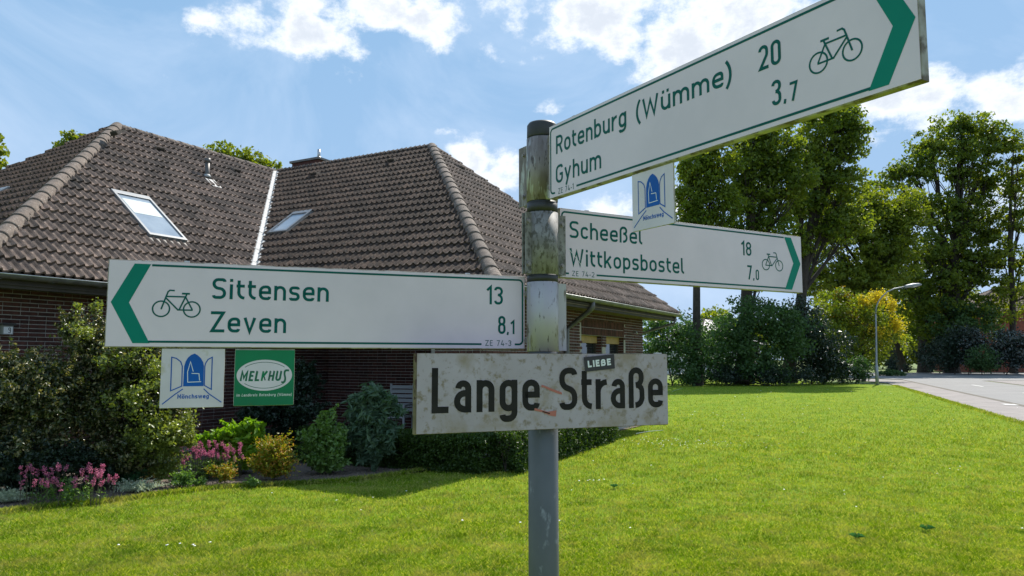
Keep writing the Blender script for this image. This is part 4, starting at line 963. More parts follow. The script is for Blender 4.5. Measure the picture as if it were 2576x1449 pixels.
MAT['dark'] = leaf_mat('dark evergreen leaf', (.014,.030,.018), (.028,.050,.026), .18, (1.2,1.4,.6), .4, .7)
MAT['bluish'] = leaf_mat('glossy dark leaf', (.016,.030,.022), (.030,.048,.034), .15, None, .22, .8, .8, c3=(.07,.09,.085))  # paler leaves among the dark ones stand in for glints
MAT['yellow'] = leaf_mat('yellow blossom', (.62,.49,.02), (.76,.62,.05), .45, (1.0,1.02,.5), .6, .6)
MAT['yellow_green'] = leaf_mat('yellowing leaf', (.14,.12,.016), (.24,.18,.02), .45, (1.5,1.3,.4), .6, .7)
# ------------------------------------------------------------------ trees across the lawn
GT = 'oaks beyond the shrubs'
def gb(u, Y): q = at(u, 900, Y); return (q[0], Y)
tree('oak_tree', 'slim oak with a straight bare trunk nearest to the house roof', 'tree', gb(1754, 47), .27,
     [blob(1745, 430, 47, 55, 60), blob(1735, 500, 47, 48, 50), blob(1790, 470, 47, 55, 60), blob(1760, 550, 47, 55, 38), blob(1810, 400, 47, 60, 60), blob(1830, 520, 47, 45, 55), blob(1720, 560, 47, 30, 30), blob(1760, 370, 47, 50, 30)], 300, 44, .25, .85, MAT['oak'], GT, .62)
tree('oak_tree', 'stout oak whose trunk forks low behind the middle cycle sign', 'tree', gb(1868, 50), .52,
     [blob(1880, 400, 50, 70, 70), blob(1950, 370, 50, 80, 80), blob(1860, 500, 50, 50, 60), blob(1920, 470, 50, 60, 60), blob(1990, 450, 50, 70, 70), blob(1900, 330, 50, 70, 60), blob(1850, 600, 50, 60, 45), blob(1940, 560, 50, 55, 45), blob(1905, 700, 50, 40, 30)], 430, 44, .27, .9, MAT['oak'], GT, .36)
tree('oak_tree', 'tall leaning oak between the forked oak and the yellow tree', 'tree', gb(1985, 53), .44,
     [blob(2080, 330, 53, 80, 70), blob(2140, 350, 53, 45, 80), blob(2050, 420, 53, 80, 60), blob(2120, 470, 53, 70, 70), blob(2020, 520, 53, 60, 50), blob(2090, 570, 53, 70, 50), blob(2150, 560, 53, 40, 50), blob(2000, 610, 53, 50, 40), blob(2110, 290, 53, 60, 40)], 460, 44, .28, .95, MAT['oak'], GT, .40)
tree('oak_tree', 'pale sunlit oak filling the gap behind the leaning oak', 'tree', gb(2150, 82), .55,
     [blob(2080, 600, 80, 80, 70), blob(2160, 540, 80, 80, 80), blob(2240, 520, 80, 80, 60), blob(2190, 640, 80, 90, 70), blob(2060, 690, 80, 80, 60), blob(2230, 580, 80, 80, 70), blob(2130, 720, 80, 110, 60), blob(2200, 520, 80, 60, 40), blob(2270, 540, 80, 70, 60), blob(2180, 700, 80, 90, 60), blob(2250, 650, 80, 70, 60), blob(2060, 520, 80, 60, 60)], 640, 44, .40, 1.35, MAT['oak_light'], GT, .35)
tree('oak_tree', 'biggest oak with a broad layered crown behind the street lamp', 'tree', gb(2392, 88), .72,
     [blob(2420, 320, 88, 90, 45), blob(2490, 350, 88, 75, 45), blob(2340, 360, 88, 60, 40), blob(2400, 400, 88, 120, 55), blob(2300, 430, 88, 60, 35), blob(2250, 450, 88, 50, 35), blob(2480, 460, 88, 90, 45), blob(2330, 520, 88, 90, 45), blob(2420, 540, 88, 110, 50), blob(2490, 590, 88, 70, 40),
      blob(2350, 620, 88, 110, 45), blob(2450, 660, 88, 90, 40), blob(2380, 700, 88, 130, 45), blob(2300, 740, 88, 70, 60), blob(2420, 780, 88, 110, 50), blob(2360, 830, 88, 80, 40)], 800, 46, .42, 1.3, MAT['oak'], GT, .30)
tree('oak_tree', 'thin dark oak at the far right edge beside the brick house across the road', 'tree', gb(2548, 86), .34,
     [blob(2550, 360, 86, 40, 30), blob(2560, 540, 86, 60, 50), blob(2520, 640, 86, 50, 40), blob(2540, 780, 86, 60, 40), blob(2560, 400, 86, 60, 60), blob(2600, 460, 86, 60, 60), blob(2540, 480, 86, 30, 25), blob(2620, 560, 86, 60, 50), blob(2570, 660, 86, 45, 40), blob(2520, 730, 86, 50, 40), blob(2600, 730, 86, 50, 50)], 230, 40, .40, 1.3, MAT['oak_light'], GT, .55)
tree('oak_tree', 'distant oak with a thick dark trunk beyond the far end of the road', 'tree', gb(2325, 92), .75,
     [blob(2260, 700, 92, 80, 80), blob(2330, 760, 92, 80, 60), blob(2300, 640, 92, 80, 60), blob(2400, 640, 92, 90, 70)], 170, 36, .45, 1.5, MAT['oak'], GT, .5)
tree('oak_tree', 'dark trunked oak standing behind the small clipped cone at the road bend', 'tree', gb(2268, 96), .55,
     [blob(2200, 760, 96, 70, 60), blob(2250, 800, 96, 70, 40), blob(2200, 700, 96, 70, 60)], 110, 36, .45, 1.4, MAT['oak'], GT, .5)
# tall trees behind the house, only their tops over the ridge
tree('garden_tree', 'tree top showing behind the ridge to the right of the roof peak', 'tree', gb(620, 34), .3, [blob(555, 385, 34, 38, 26), blob(620, 400, 34, 45, 26), blob(670, 425, 34, 38, 25), blob(600, 460, 34, 90, 60), blob(690, 445, 34, 20, 16)], 110, 34, .20, .5, MAT['oak_light'], 'trees behind the house', .5)
tree('garden_tree', 'tree top peeping over the hipped end of the roof', 'tree', gb(200, 32), .3, [blob(190, 350, 32, 38, 16), blob(150, 365, 32, 12, 8), blob(215, 380, 32, 60, 30), blob(150, 420, 32, 60, 40)], 75, 34, .19, .45, MAT['oak_light'], 'trees behind the house', .5)
tree('garden_tree', 'branch tips at the picture edge left of the roof', 'tree', gb(-90, 26), .3, [blob(-10, 378, 26, 22, 16), blob(-14, 345, 26, 18, 12), blob(-60, 400, 26, 60, 50), blob(-12, 425, 26, 14, 10)], 70, 34, .16, .35, MAT['oak_light'], 'trees behind the house', .5)
# shrubs at the end of the lawn
GS = 'big shrubs along the end of the lawn'
def shrub(label, u, Y, blobs, n, per, size, clr, mt, group=GS, name='shrub', cat='shrub', limbs=True, flat_=.7, r0=.05):
    return tree(name, label, cat, gb(u, Y), r0, blobs, n, per, size, clr, mt, group, .3, limbs, flat_, .15, mat_bark='bark', crown='foliage')
shrub('dark green hazel bush touching the house corner in the view', 1690, 47, [blob(1670, 870, 47, 60, 60), blob(1720, 840, 47, 60, 60), blob(1660, 820, 47, 50, 35), blob(1750, 900, 47, 60, 60), blob(1700, 920, 47, 90, 45), blob(1640, 900, 48, 50, 70)], 150, 60, .20, .75, MAT['hazel'])
shrub('hazel bush with gaps showing the white wall behind it', 1770, 51, [blob(1740, 850, 51, 40, 40), blob(1830, 830, 51, 40, 40), blob(1760, 860, 51, 50, 50), blob(1800, 870, 51, 45, 50), blob(1790, 930, 51, 60, 35)], 120, 50, .20, .7, MAT['hazel'])
shrub('largest rounded hazel bush in front of the forked oak', 1880, 48, [blob(1870, 800, 48, 80, 50), blob(1930, 790, 48, 70, 50), blob(1840, 860, 48, 70, 50), blob(1910, 870, 48, 90, 60), blob(1980, 840, 48, 60, 60), blob(1900, 930, 48, 100, 40)], 260, 60, .20, .75, MAT['hazel'])
shrub('dark shrub between the big hazel and the yellow tree', 2040, 50, [blob(2030, 850, 50, 60, 70), blob(2080, 880, 50, 60, 60), blob(2020, 800, 52, 50, 50), blob(2060, 930, 50, 80, 40)], 170, 60, .20, .75, MAT['dark'])
shrub('low rounded evergreen bush beside the lamp foot', 2150, 51, [blob(2140, 935, 51, 45, 30), blob(2165, 925, 51, 30, 25), blob(2110, 930, 51, 30, 30)], 80, 60, .14, .5, MAT['hazel'])
shrub('dark undergrowth beneath the hazel bushes', 1930, 47, [blob(1820, 945, 47, 50, 22), blob(1930, 945, 47, 60, 24), blob(2010, 945, 47, 50, 22), blob(1740, 950, 50, 40, 18)], 90, 60, .15, .5, MAT['dark'])
# laburnum in flower
lab = tree('laburnum_tree', 'small tree with hanging golden yellow blossom behind the street lamp', 'tree', gb(2170, 56), .14,
     [blob(2110, 770, 56, 55, 50), blob(2160, 800, 56, 60, 60), blob(2090, 820, 56, 50, 50), blob(2200, 820, 56, 50, 60), blob(2180, 870, 56, 60, 40), blob(2120, 870, 56, 60, 45), blob(2240, 850, 56, 35, 40)], 190, 46, .22, .8, MAT['oak'], None, .25)
cen, _ = clumps([blob(2205, 752, 55, 42, 22), blob(2245, 770, 55, 26, 18), blob(2255, 820, 55, 22, 35), blob(2215, 840, 55, 30, 30), blob(2170, 760, 55, 20, 20)], 150, .2)
V, F = leaves(cen, rng.uniform(.14, .42, 150), rng.integers(6, 40, 150), .14, 1.8); link('blossom', np_mesh('blossom', V, F), MAT['yellow'], lab)
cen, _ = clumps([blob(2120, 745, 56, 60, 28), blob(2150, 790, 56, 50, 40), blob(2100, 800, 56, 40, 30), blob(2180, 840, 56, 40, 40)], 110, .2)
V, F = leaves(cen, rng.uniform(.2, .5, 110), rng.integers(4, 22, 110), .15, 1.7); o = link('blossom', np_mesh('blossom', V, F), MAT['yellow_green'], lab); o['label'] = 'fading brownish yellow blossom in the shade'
# far side of the road
GF = 'bushes on the far side of the road'
shrub('dark green yew bush left in the row across the road', 2400, 80, [blob(2395, 880, 80, 40, 40), blob(2370, 905, 80, 35, 25), blob(2420, 850, 80, 35, 35)], 90, 50, .26, .9, MAT['dark'], GF)
shrub('pale silvery leaved bush in the row across the road', 2435, 79, [blob(2440, 880, 79, 30, 40), blob(2420, 900, 79, 20, 28), blob(2450, 850, 79, 25, 25)], 60, 50, .24, .8, MAT['bluish'], GF)
shrub('brownish low bush before the glossy hedge across the road', 2468, 77, [blob(2465, 900, 77, 35, 30), blob(2480, 915, 77, 40, 20)], 50, 50, .2, .7, MAT['hazel'], GF)
shrub('broad glossy rhododendron filling the row across the road', 2530, 78, [blob(2520, 875, 78, 55, 40), blob(2570, 870, 78, 60, 45), blob(2620, 880, 78, 60, 50), blob(2540, 905, 78, 70, 28)], 170, 55, .26, .9, MAT['bluish'], GF)
shrub('green hanging bush behind the silvery one across the road', 2440, 86, [blob(2450, 800, 86, 50, 40), blob(2380, 800, 86, 50, 50), blob(2500, 820, 88, 40, 40)], 80, 45, .32, 1.1, MAT['hazel'], GF)
shrub('dark bushes filling the gap between the far trunks', 2340, 86, [blob(2345, 895, 86, 35, 30), blob(2375, 870, 86, 30, 30)], 70, 50, .26, .9, MAT['dark'], GF)
shrub('small round box ball at the foot of the far trunks', 2282, 88, [blob(2283, 922, 88, 12, 9)], 12, 50, .14, .3, MAT['dark'], GF)
# clipped cone in its bed at the road bend
cn = shrub('narrow clipped cone shrub in the small bed at the road bend', 2243, 74, [blob(2243, 905, 74, 10, 28), blob(2243, 880, 74, 6, 14), blob(2243, 920, 74, 13, 18)], 40, 55, .13, .3, MAT['dark'], None, 'cone_shrub')
shrub('low spreading ground plant round the clipped cone', 2243, 73, [blob(2225, 940, 73, 18, 6), blob(2262, 941, 73, 20, 6), blob(2243, 936, 72, 20, 8)], 40, 50, .14, .3, MAT['hazel'], None, 'spreading_shrub', limbs=False)
p_ = ground_at(2269, 944.5); mpost = empty('marker_post', p_, 'short white marker post with a black top beside the clipped cone', 'marker post')
MB().tube([p_, p_+UP*.55], .055, 8).build('post', MAT['white_print'], mpost); MB().tube([p_+UP*.56, p_+UP*.80], .065, 8).build('post_top', MAT['black_print'], mpost)
# the wood beyond, sunlit
cen, _ = clumps([blob(2100+k*62, 800+random.uniform(-30, 40), 125+random.uniform(-6, 10), 60, 95) for k in range(10)]+[blob(1660+k*70, 850, 120, 50, 50) for k in range(7)]+[blob(2130+k*50, 895, 122, 45, 30) for k in range(11)]+[blob(1815, 790, 110, 30, 12), blob(1790, 800, 112, 30, 12)], 900, .4)
V, F = leaves(cen, rng.uniform(1.2, 2.4, 900), np.full(900, 40), .62, .6); o = link('distant_wood', np_mesh('distant_wood', V, F), MAT['oak_light']); o['kind'] = 'stuff'
# ------------------------------------------------------------------ neighbouring houses
MAT['pale_wall'] = mat('pale render', (.62,.60,.57), .9); MAT['shiny_tile'] = mat('pale glazed tiles', (.40,.37,.37), .35, (.30,.27,.27), 6.0); MAT['red_brick'] = mat('red brick', (.34,.10,.06), .9, (.22,.07,.05), 3.0)
def far_house(label, u, Y, w, dpt, wall_h, roof_h, wm, rm, rot=.3):
    b = gb(u, Y); root = empty('far_house', (b[0], b[1], 0), label, 'house'); c, s = math.cos(rot), math.sin(rot); ex, ey = np.array([c, s, 0]), np.array([-s, c, 0]); o = np.array([b[0], b[1], 0])
    MB().box(o-ex*w/2-ey*dpt/2, ex*w, ey*dpt, UP*wall_h).build('wall', wm, root)
    p = [o+ex*a*(w/2+.5)+ey*b_*(dpt/2+.5)+UP*wall_h for a, b_ in ((-1,-1),(1,-1),(1,1),(-1,1))]; r0, r1 = o-ex*.4+UP*(wall_h+roof_h), o+ex*.4+UP*(wall_h+roof_h)
    rf = MB().add(p+[r0, r1], [(0,1,5,4),(1,2,5),(2,3,4,5),(3,0,4)]).build('roof', MAT['deck'], root)
    mb = MB(); mcap = MB()
    for (A_, B_, Ct) in ((p[0], p[1], r1), (p[3], p[0], r0), (p[1], p[2], r1)):
        e = B_-A_; W_ = np.linalg.norm(e); e = e/W_; top = r0 if Ct is r0 else (r0+r1)/2; s_, n_ = face_frame(A_, e, Ct); hl = np.dot(Ct-A_, s_); rows = int(hl/.45)
        for j in range(rows):
            f0 = j/rows; xa = np.dot(r0-A_ if Ct is not r1 else ((r0 if A_ is p[0] else r1)-A_), e); xb = np.dot(Ct-A_, e)
            a0 = xa*f0+.05; a1 = W_-(W_-xb)*f0-.05; x = a0
            while x+.36 < a1: mb.box(A_+e*x+s_*(j*hl/rows)+n_*.02, e*.30, s_*(hl/rows-.08), n_*.05); x += .38
    q = mb.build('roof_tiles', rm, rf); q['kind'] = 'stuff'
    for q_ in p[:2]+p[2:]: mcap.tube([q_, r0 if np.linalg.norm(q_-r0) < np.linalg.norm(q_-r1) else r1], .14, 6)
    mcap.tube([r0, r1], .14, 6); mcap.build('ridge', MAT['deck'], root)
    for k in range(3):
        q = o-ex*w/2-ey*(dpt/2+.03)+ex*(w*(.15+.3*k))+UP*1.0; wf = MB().box(q, ex*1.1, -ey*.04, UP*1.2).build('window', MAT['white_print'], root); MB().box(q+ex*.1+UP*.1-ey*.045, ex*.9, -ey*.02, UP*1.0).build('pane', MAT['glass'], wf)
    return root
far_house('white walled bungalow with pale shiny tiles seen between the shrubs', 1780, 84, 9, 7, 3.2, 2.85, MAT['pale_wall'], MAT['shiny_tile'], .5)
far_house('red brick house glimpsed through the trees across the road', 2530, 98, 14, 9, 7.5, 3.5, MAT['red_brick'], MAT['tile'], -.1)
# ------------------------------------------------------------------ street lamp
MAT['lamp_metal'] = mat('street lamp metal', (.30,.32,.33), .45, (.22,.24,.25), 3.0, metal=.4)
MAT['lamp_glass'] = mat('lamp cover', (.62,.68,.72), .2)
lb = ground_at(2207, 968); sl = empty('street_lamp', lb, 'grey curved arm street lamp at the far end of the lawn', 'street lamp'); Yl = lb[1]
def lp(u, v, dY=0): return at(u, v, Yl+dY)
MB().tube([lb-UP*.3, lb+UP*1.2, lb+UP*1.25, lp(2204, 830), lp(2203, 790)], [.11, .10, .06, .048, .042], 12).build('mast', MAT['lamp_metal'], sl, True)
MB().tube([lp(2203, 790), lp(2204, 775), lp(2209, 760), lp(2218, 747), lp(2232, 734), lp(2250, 726), lp(2275, 721.5)], [.038]*7, 10).build('arm', MAT['lamp_metal'], sl, True)
MB().tube([lp(2274, 721.8), lp(2280, 720.6), lp(2296, 718), lp(2312, 716), lp(2318, 716)], [.05, .10, .13, .10, .04], 10).build('lamp_head', MAT['lamp_metal'], sl, True)
MB().tube([lp(2284, 721.4), lp(2298, 719.4), lp(2313, 717.6)], [.05, .10, .05], 10).build('lamp_cover', MAT['lamp_glass'], sl, True)
# ------------------------------------------------------------------ the border of shrubs and flowers before the house
MAT['privet'] = leaf_mat('small glossy leaf', (.026,.044,.013), (.080,.100,.026), .28, (1.5,1.4,.5), .34, 2.6, .5, c3=(.24,.22,.11))  # cream leaves mixed in: highlights and glints put into the leaf colour
MAT['privet_tip'] = leaf_mat('young leaf', (.13,.17,.03), (.22,.26,.06), .42, None, .38, 2.5, .6)
MAT['spiraea'] = leaf_mat('spiraea leaf', (.14,.20,.012), (.36,.34,.02), .42, (1.3,1.2,.5), .45, 5, .5, c3=(.48,.25,.04))
MAT['hydrangea'] = leaf_mat('hydrangea leaf', (.14,.27,.012), (.25,.40,.03), .42, (1.3,1.4,.4), .45, 4)
MAT['mid_leaf'] = leaf_mat('mid green leaf', (.09,.18,.035), (.18,.29,.07), .40, (1.4,1.5,.5), .38, 3, .6)
MAT['mid_dark'] = leaf_mat('dull green leaf', (.030,.070,.020), (.060,.115,.030), .32, (1.3,1.4,.5), .5, 3)
MAT['sage'] = leaf_mat('grey green leaf', (.065,.125,.075), (.13,.20,.12), .30, (1.2,1.4,.8), .55, 3)
MAT['blue_leaf'] = leaf_mat('bluish leaf', (.035,.12,.045), (.07,.19,.075), .35, (1.2,1.4,.6), .45, 3)
MAT['mat_leaf'] = leaf_mat('pale mat leaf', (.36,.42,.28), (.52,.56,.42), .25, (1,1.1,.7), .6, 6)
MAT['pink'] = leaf_mat('pink petal', (.50,.10,.22), (.66,.22,.36), .35, (1.05,1,1), .6, 9)
MAT['bright_edge'] = leaf_mat('hedge leaf', (.030,.065,.012), (.065,.115,.018), .35, None, .5, 2.0)
GB = 'shrubs and flowers in the border'
def wb(x, y, z, rx, ry, rz): return (np.array([x, y, z]), (rx, ry, rz))
def plant(name, label, cat, x, y, blobs, n, per, size, clr, mt, r0=.012, limbs=True, flat_=.85, group=GB, twig=.25, crown='foliage', sprig=.5):
    zc = min(b[0][2] for b in blobs); rx_ = max(b[1][0] for b in blobs)
    if zc > .14: blobs = blobs+[(np.array([float(np.mean([b[0][0] for b in blobs])), float(np.mean([b[0][1] for b in blobs])), zc*.5]), (rx_*.9, rx_*.7, zc*.5))]
    return tree(name, label, cat, (x, y), r0, blobs, int(n*(2.8 if name == 'evergreen_shrub' else 2.7)), per*.8, size, clr, mt, group, .3, limbs, flat_, twig*.6, mat_bark='stem', crown=crown, sprig=sprig)
def gxy(u, v): q = ground_at(u, v); return q[0], q[1]
# big evergreen against the wall, in three bushes
Yb = 9.4
b1 = plant('evergreen_shrub', 'tall dark evergreen bush with pointed top shoots beside the arrow of the Sittensen sign', 'shrub', -5.2, 10.3,
   [blob(330, 940, 10.15, 110, 90), blob(250, 880, 10.25, 80, 70), blob(190, 835, 10.35, 30, 60), blob(242, 825, 10.35, 22, 50), blob(380, 900, 10.35, 80, 70), blob(400, 1000, 10.15, 80, 80), blob(300, 1050, 9.95, 110, 90), blob(440, 1080, 10.35, 50, 60), blob(180, 1000, 9.95, 100, 120), blob(300, 1150, 9.85, 120, 60)],
   420, 85, .050, .17, MAT['privet'], .05)
cen, _ = clumps([blob(190, 768, 10.1, 12, 28), blob(242, 762, 10.2, 10, 24), blob(205, 830, 9.9, 40, 20), blob(340, 860, 9.9, 60, 20), blob(300, 900, 9.7, 60, 40), blob(400, 930, 9.8, 60, 40), blob(470, 1050, 10.0, 25, 40), blob(340, 1000, 9.6, 90, 50), blob(400, 1080, 9.7, 70, 50)], 190, .4)
V, F = leaves(cen, rng.uniform(.06, .13, 190), np.full(190, 26), .046, 1.0); link('young_shoots', np_mesh('young_shoots', V, F), MAT['privet_tip'], b1)
plant('evergreen_shrub', 'lower dark evergreen bush with a flat sunlit top under the brick wall', 'shrub', -6.3, 9.6,
   [blob(60, 945, 9.55, 90, 60), blob(-20, 925, 9.55, 60, 60), blob(80, 1010, 9.45, 120, 90), blob(-40, 1040, 9.45, 100, 120), blob(60, 1130, 9.35, 130, 80), blob(130, 945, 9.65, 60, 40)], 330, 85, .050, .17, MAT['privet'], .05)
plant('evergreen_shrub', 'dark low yew mass in the shade below the flat topped bush', 'shrub', -6.0, 9.3,
   [blob(40, 1170, 9.20, 120, 60), blob(150, 1160, 9.35, 90, 50), blob(-50, 1150, 9.15, 90, 80), blob(240, 1180, 9.60, 80, 40)], 190, 85, .040, .14, MAT['dark'], .04)
x, y = gxy(430, 1150); plant('evergreen_shrub', 'small leaved grey green shrub filling the corner above the pink flowers', 'shrub', x, y, [blob(420, 1110, 9.9, 55, 55), blob(360, 1130, 9.8, 45, 50), blob(470, 1100, 10.1, 25, 40)], 90, 80, .035, .12, MAT['privet_tip'], .02)
# behind: dark plants in the covered seat's shade
plant('laurel_bush', 'dark leafy bush against the wall under the MELKHUS plate', 'shrub', -4.1, 12.6, [blob(720, 1010, 12.6, 60, 50), blob(650, 1040, 12.3, 60, 40), blob(770, 960, 12.9, 40, 60), blob(760, 1040, 12.4, 50, 40)], 120, 60, .075, .20, MAT['dark'], .03)
x, y = gxy(815, 1195); plant('leafy_shrub', 'fresh green upright shrub right of the yellow spiraea', 'shrub', x, y, [blob(818, 1080, y, 26, 40), blob(795, 1110, y, 35, 40), blob(845, 1115, y, 32, 40), blob(818, 1150, y, 52, 36), blob(815, 1052, y, 12, 18)], 120, 30, .062, .12, MAT['mid_leaf'], .012)
x, y = gxy(685, 1211); sp = plant('spiraea_bush', 'round yellow bush with orange red shoot tips', 'shrub', x, y, [blob(688, 1150, y, 50, 42), blob(688, 1130, y, 46, 28), blob(665, 1165, y, 38, 32), blob(712, 1165, y, 34, 32)], 230, 24, .035, .085, MAT['spiraea'], .010)
x, y = gxy(560, 1192); plant('hydrangea_bush', 'lime green large leaved bush behind the pink flowers', 'shrub', x, y, [blob(600, 1100, y, 55, 32), blob(540, 1110, y, 55, 20), blob(640, 1110, y, 25, 40), blob(500, 1108, y, 22, 10), blob(600, 1145, y, 60, 36), blob(628, 1072, y, 30, 14)], 120, 22, .105, .13, MAT['hydrangea'], .012)
x, y = -2.07, 11.2; plant('buddleia_shrub', 'tall grey green shrub with whorled leaves standing in front of the garden chair', 'shrub', x, y, [blob(940, 990, y, 22, 22), blob(905, 1010, y, 30, 20), blob(975, 1015, y, 28, 20), blob(930, 1050, y, 50, 40), blob(960, 1090, y, 45, 45), blob(905, 1090, y, 40, 40), blob(880, 1040, y, 16, 16), blob(1000, 1035, y, 16, 14)], 120, 20, .15, .16, MAT['sage'], .014, sprig=.27)
x, y = gxy(720, 1150); plant('lavender_clump', 'silvery blue green clump behind the spiraea', 'plant', x, y, [blob(735, 1100, y, 25, 35), blob(760, 1070, y, 22, 30), blob(715, 1085, y, 20, 25)], 60, 30, .06, .10, MAT['sage'], .008)
x, y = gxy(395, 1200); plant('columbine_plant', 'bluish green lobed leaves between the two pink flower clumps', 'plant', x, y, [blob(400, 1185, y, 32, 26), blob(360, 1195, y, 30, 20), blob(425, 1165, y, 16, 20)], 60, 22, .055, .08, MAT['blue_leaf'], .006)
x, y = gxy(500, 1228); plant('low_green_plant', 'low yellow green clump below the pink blossom', 'plant', x, y, [blob(460, 1210, y, 35, 22), blob(500, 1215, y, 20, 14)], 45, 26, .035, .07, MAT['mid_leaf'], .006)
x, y = gxy(560, 1222); plant('low_spiraea', 'small yellow bush between the pink flowers and the big yellow one', 'shrub', x, y, [blob(562, 1195, y, 34, 22), blob(540, 1185, y, 20, 16)], 55, 26, .032, .07, MAT['spiraea'], .006)
x, y = gxy(640, 1225); plant('low_green_plant', 'tiny green weed at the lawn edge below the spiraea', 'plant', x, y, [blob(642, 1214, y, 18, 10)], 14, 22, .035, .05, MAT['mid_leaf'], .004)
for (label, u0, u1, v0, v1, n) in (('pale silvery mat plant at the lawn edge below the small columbine', 270, 420, 1215, 1252, 60), ('pale silvery mat plant at the picture edge', -20, 70, 1235, 1285, 50)):
    x, y = gxy((u0+u1)/2, (v0+v1)/2+6); plant('mat_plant', label, 'plant', x, y, [wb(x, y, .07, (u1-u0)/2*y/1886, .22, .07)], n, 34, .022, .06, MAT['mat_leaf'], .004, False)
x, y = gxy(330, 1225); plant('low_green_plant', 'low leafy green clump over the silvery mat plant', 'plant', x, y, [blob(330, 1200, y, 45, 18), blob(290, 1195, y, 25, 14)], 40, 26, .04, .07, MAT['blue_leaf'], .006)
x, y = gxy(1010, 1170); plant('shade_plant', 'dull green perennials in the shade at the foot of the tall grey green shrub', 'plant', x, y, [blob(1000, 1150, y, 50, 22), blob(930, 1150, y, 50, 20), blob(1060, 1150, y, 40, 18)], 70, 26, .07, .11, MAT['sage'], .006)
for (label, u, v, ru, h_, m_, sz, n_) in (('grassy grey green perennial in front of the low hedge', 1100, 1168, 42, 30, 'sage', .08, 60), ('broad leaved dark perennial before the hedge left of the post', 1215, 1150, 40, 26, 'mid_dark', .09, 60),
        ('dark shrub between the fresh green shrub and the tall grey green one', 885, 1160, 40, 46, 'mid_dark', .07, 90), ('small pale weed under the end of the street name plate', 1320, 1132, 26, 18, 'mid_dark', .05, 40), ('loose shrub above the hedge under the street name plate', 1120, 1110, 50, 26, 'mid_dark', .06, 80)):
    x, y = gxy(u, v); plant('shade_plant', label, 'plant', x, y+.1, [blob(u, v-h_*.6, y+.1, ru, h_*.7), blob(u-ru*.6, v-h_*.4, y+.1, ru*.6, h_*.5), blob(u+ru*.6, v-h_*.8, y+.15, ru*.5, h_*.55)], n_, 24, sz, .11, MAT[m_], .006)
def flower_clump(label, u, v, w, hgt, n, seed):
    x, y = gxy(u, v); root = empty('pink_flower_clump', (x, y, 0), label, 'flowers', GB); r = random.Random(seed); st = MB(); cs = []; k = y/1886.4
    for i in range(n):
        bx, by = x+r.uniform(-1, 1)*w*k, y+r.uniform(-.18, .18); h_ = hgt*k*r.uniform(.55, 1.0); tx = bx+r.uniform(-.05, .05)
        st.tube([(bx, by, 0), (bx*.5+tx*.5, by, h_*.5), (tx, by, h_)], [.004, .003, .002], 4, False)
        for j in range(3): cs.append((tx+r.uniform(-.012, .012), by, h_-j*.028*r.uniform(.6, 1.2)))
    st.build('stem', MAT['stem'], root)
    V, F = leaves(cs, np.full(len(cs), .026), np.full(len(cs), 16), .017, .8); link('blossom', np_mesh('blossom', V, F), MAT['pink'], root)
    cen, _ = clumps([wb(x, y, hgt*k*.28, w*k, .16, hgt*k*.3)], int(n*1.1), .2)
    V, F = leaves(cen, np.full(len(cen), .06), np.full(len(cen), 20), .05, 1.4, aspect=.28); link('foliage', np_mesh('foliage', V, F), MAT['mid_leaf'], root)
flower_clump('wide thin clump of pink flower spikes at the lawn edge', 170, 1268, 100, 96, 42, 1)
flower_clump('dense clump of pink flower spikes in front of the lime green bush', 530, 1206, 72, 96, 62, 2)
# low clipped hedge in front of the covered seat and along the corner
def hedge(label, a, b, w, h_, n, mt):
    a = np.array([*a, 0.]); b = np.array([*b, 0.]); d = b-a; L = np.linalg.norm(d); root = empty('clipped_hedge', (a+b)/2, label, 'hedge'); nn = np.array([-d[1], d[0], 0])/L
    f = rng.random((n, 3)); side = rng.integers(0, 4, n); p = a+d*f[:, :1]+nn*((f[:, 1:2]-.5)*w)+UP*(f[:, 2:3]*h_)
    p[side == 0, 2] = h_; q = side == 1; p[q] = (a+d*f[q, :1]+nn*(w/2*np.sign(f[q, 1:2]-.5)))+UP*(f[q, 2:3]*h_)
    V, F = leaves(p, np.full(n, .08), np.full(n, 26), .038, 1.0); link('foliage', np_mesh('foliage', V, F), mt, root)
    tb = MB()
    for k in range(int(L/.25)):
        q = a+d*((k+.5)*.25/L)
        for _ in range(3): tb.tube([q, q+np.array([random.uniform(-.1, .1), random.uniform(-.1, .1), h_*.85])], .006, 4, False)
    tb.build('twigs', MAT['wood'], root)
hedge('clipped low hedge between the covered seat and the border', (-3.35, 12.4), (-.35, 11.2), .45, .50, 1900, MAT['bright_edge'])
hedge('clipped dark hedge under the eaves round the house corner', (-.15, 11.1), (1.9, 15.6), .5, .55, 2400, MAT['bright_edge'])
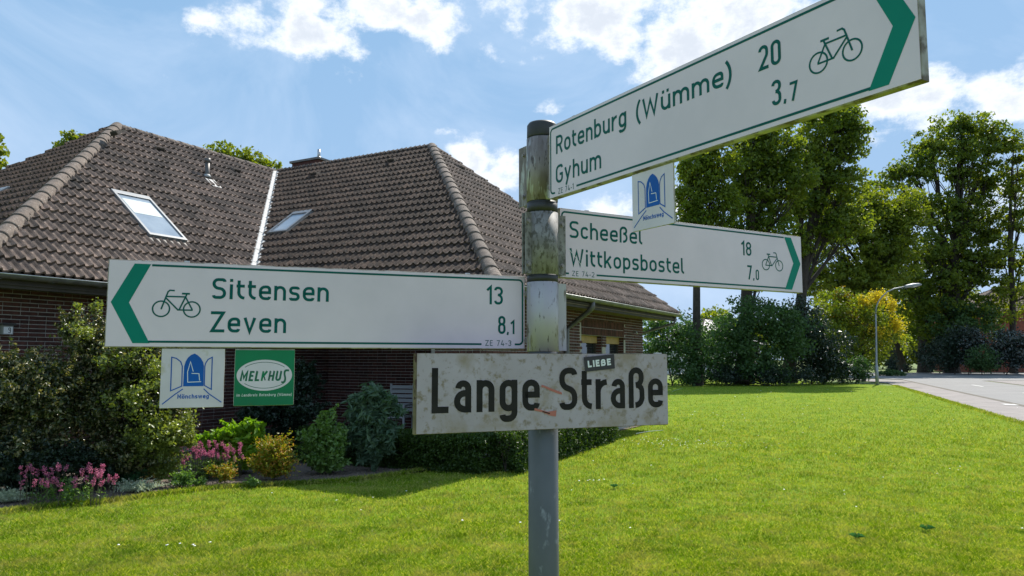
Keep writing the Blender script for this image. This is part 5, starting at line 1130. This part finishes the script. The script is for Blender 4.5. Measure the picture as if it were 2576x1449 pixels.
# dandelion rosettes in the lawn
for (label, u, v, s) in (('leafy weed in the lawn just right of the post', 1545, 1228, .09), ('dark broad leaved weed in the lower right lawn', 2330, 1335, .10), ('flat weed rosette to the left of the broad leaved one', 2155, 1356, .08)):
    x, y = gxy(u, v); root = empty('lawn_weed', (x, y, 0), label, 'weed', 'weeds in the lawn'); mb = MB()
    for k in range(12):
        a = 2*PI*k/12+random.uniform(-.2, .2); l = s*random.uniform(.4, 1.1); dx, dy = math.cos(a), math.sin(a); w_ = .009
        mb.add([(x, y, .01), (x+dx*l*.5-dy*w_, y+dy*l*.5+dx*w_, .055), (x+dx*l, y+dy*l, .035), (x+dx*l*.5+dy*w_, y+dy*l*.5-dx*w_, .05)], [(0, 1, 2), (0, 2, 3)])
    mb.build('leaves', MAT['blue_leaf'], root)
# bleached stalks lying on the grass
for (label, u0, v0, u1, v1) in (('pale dry stalk lying on the lawn below the street name plate end', 1600, 1094, 1668, 1087), ('pale dry stalk lying on the shaded lawn near the shrubs', 1691, 986, 1716, 979)):
    a, b = ground_at(u0, v0), ground_at(u1, v1); o = MB().tube([a+UP*.03, (a+b)/2+UP*.05, b+UP*.045], [.006, .007, .004], 5).build('dry_stalk', MAT['blind']); tag(o, label, 'stalk', 'dry stalks on the lawn')
# garden chair on the covered seat
cx_, cy_ = at(998, 1000, 14.2)[:2]
gc = empty('garden_chair', (cx_, cy_, .14), 'white slatted garden chair on the covered seat behind the tall shrub', 'chair')
MAT['plastic'] = mat('white plastic', (.34,.35,.36), .6)
cxv = np.array([math.cos(-.25), math.sin(-.25), 0]); cyv = np.array([-cxv[1], cxv[0], 0]); o_ = np.array([cx_, cy_, .14])
def cbox(nm, x, y, z, sx, sy, sz): return MB().box(o_+cxv*x+cyv*y+UP*z, cxv*sx, cyv*sy, UP*sz).build(nm, MAT['plastic'], gc)
for (x, y) in ((-.25, -.22), (.21, -.22), (-.25, .22), (.21, .22)): cbox('leg', x, y, 0, .04, .04, .42)
for k in range(5): cbox('seat_slat', -.25, -.22+k*.098, .42, .50, .08, .025)
for x in (-.25, .21): cbox('back_post', x, .26, .42, .04, .03, .62); cbox('armrest', x-.005, -.22, .64, .05, .48, .025); cbox('arm_post', x, -.22, .44, .04, .04, .2)
for k in range(6): cbox('back_slat', -.21, .265, .52+k*.085, .42, .02, .062)
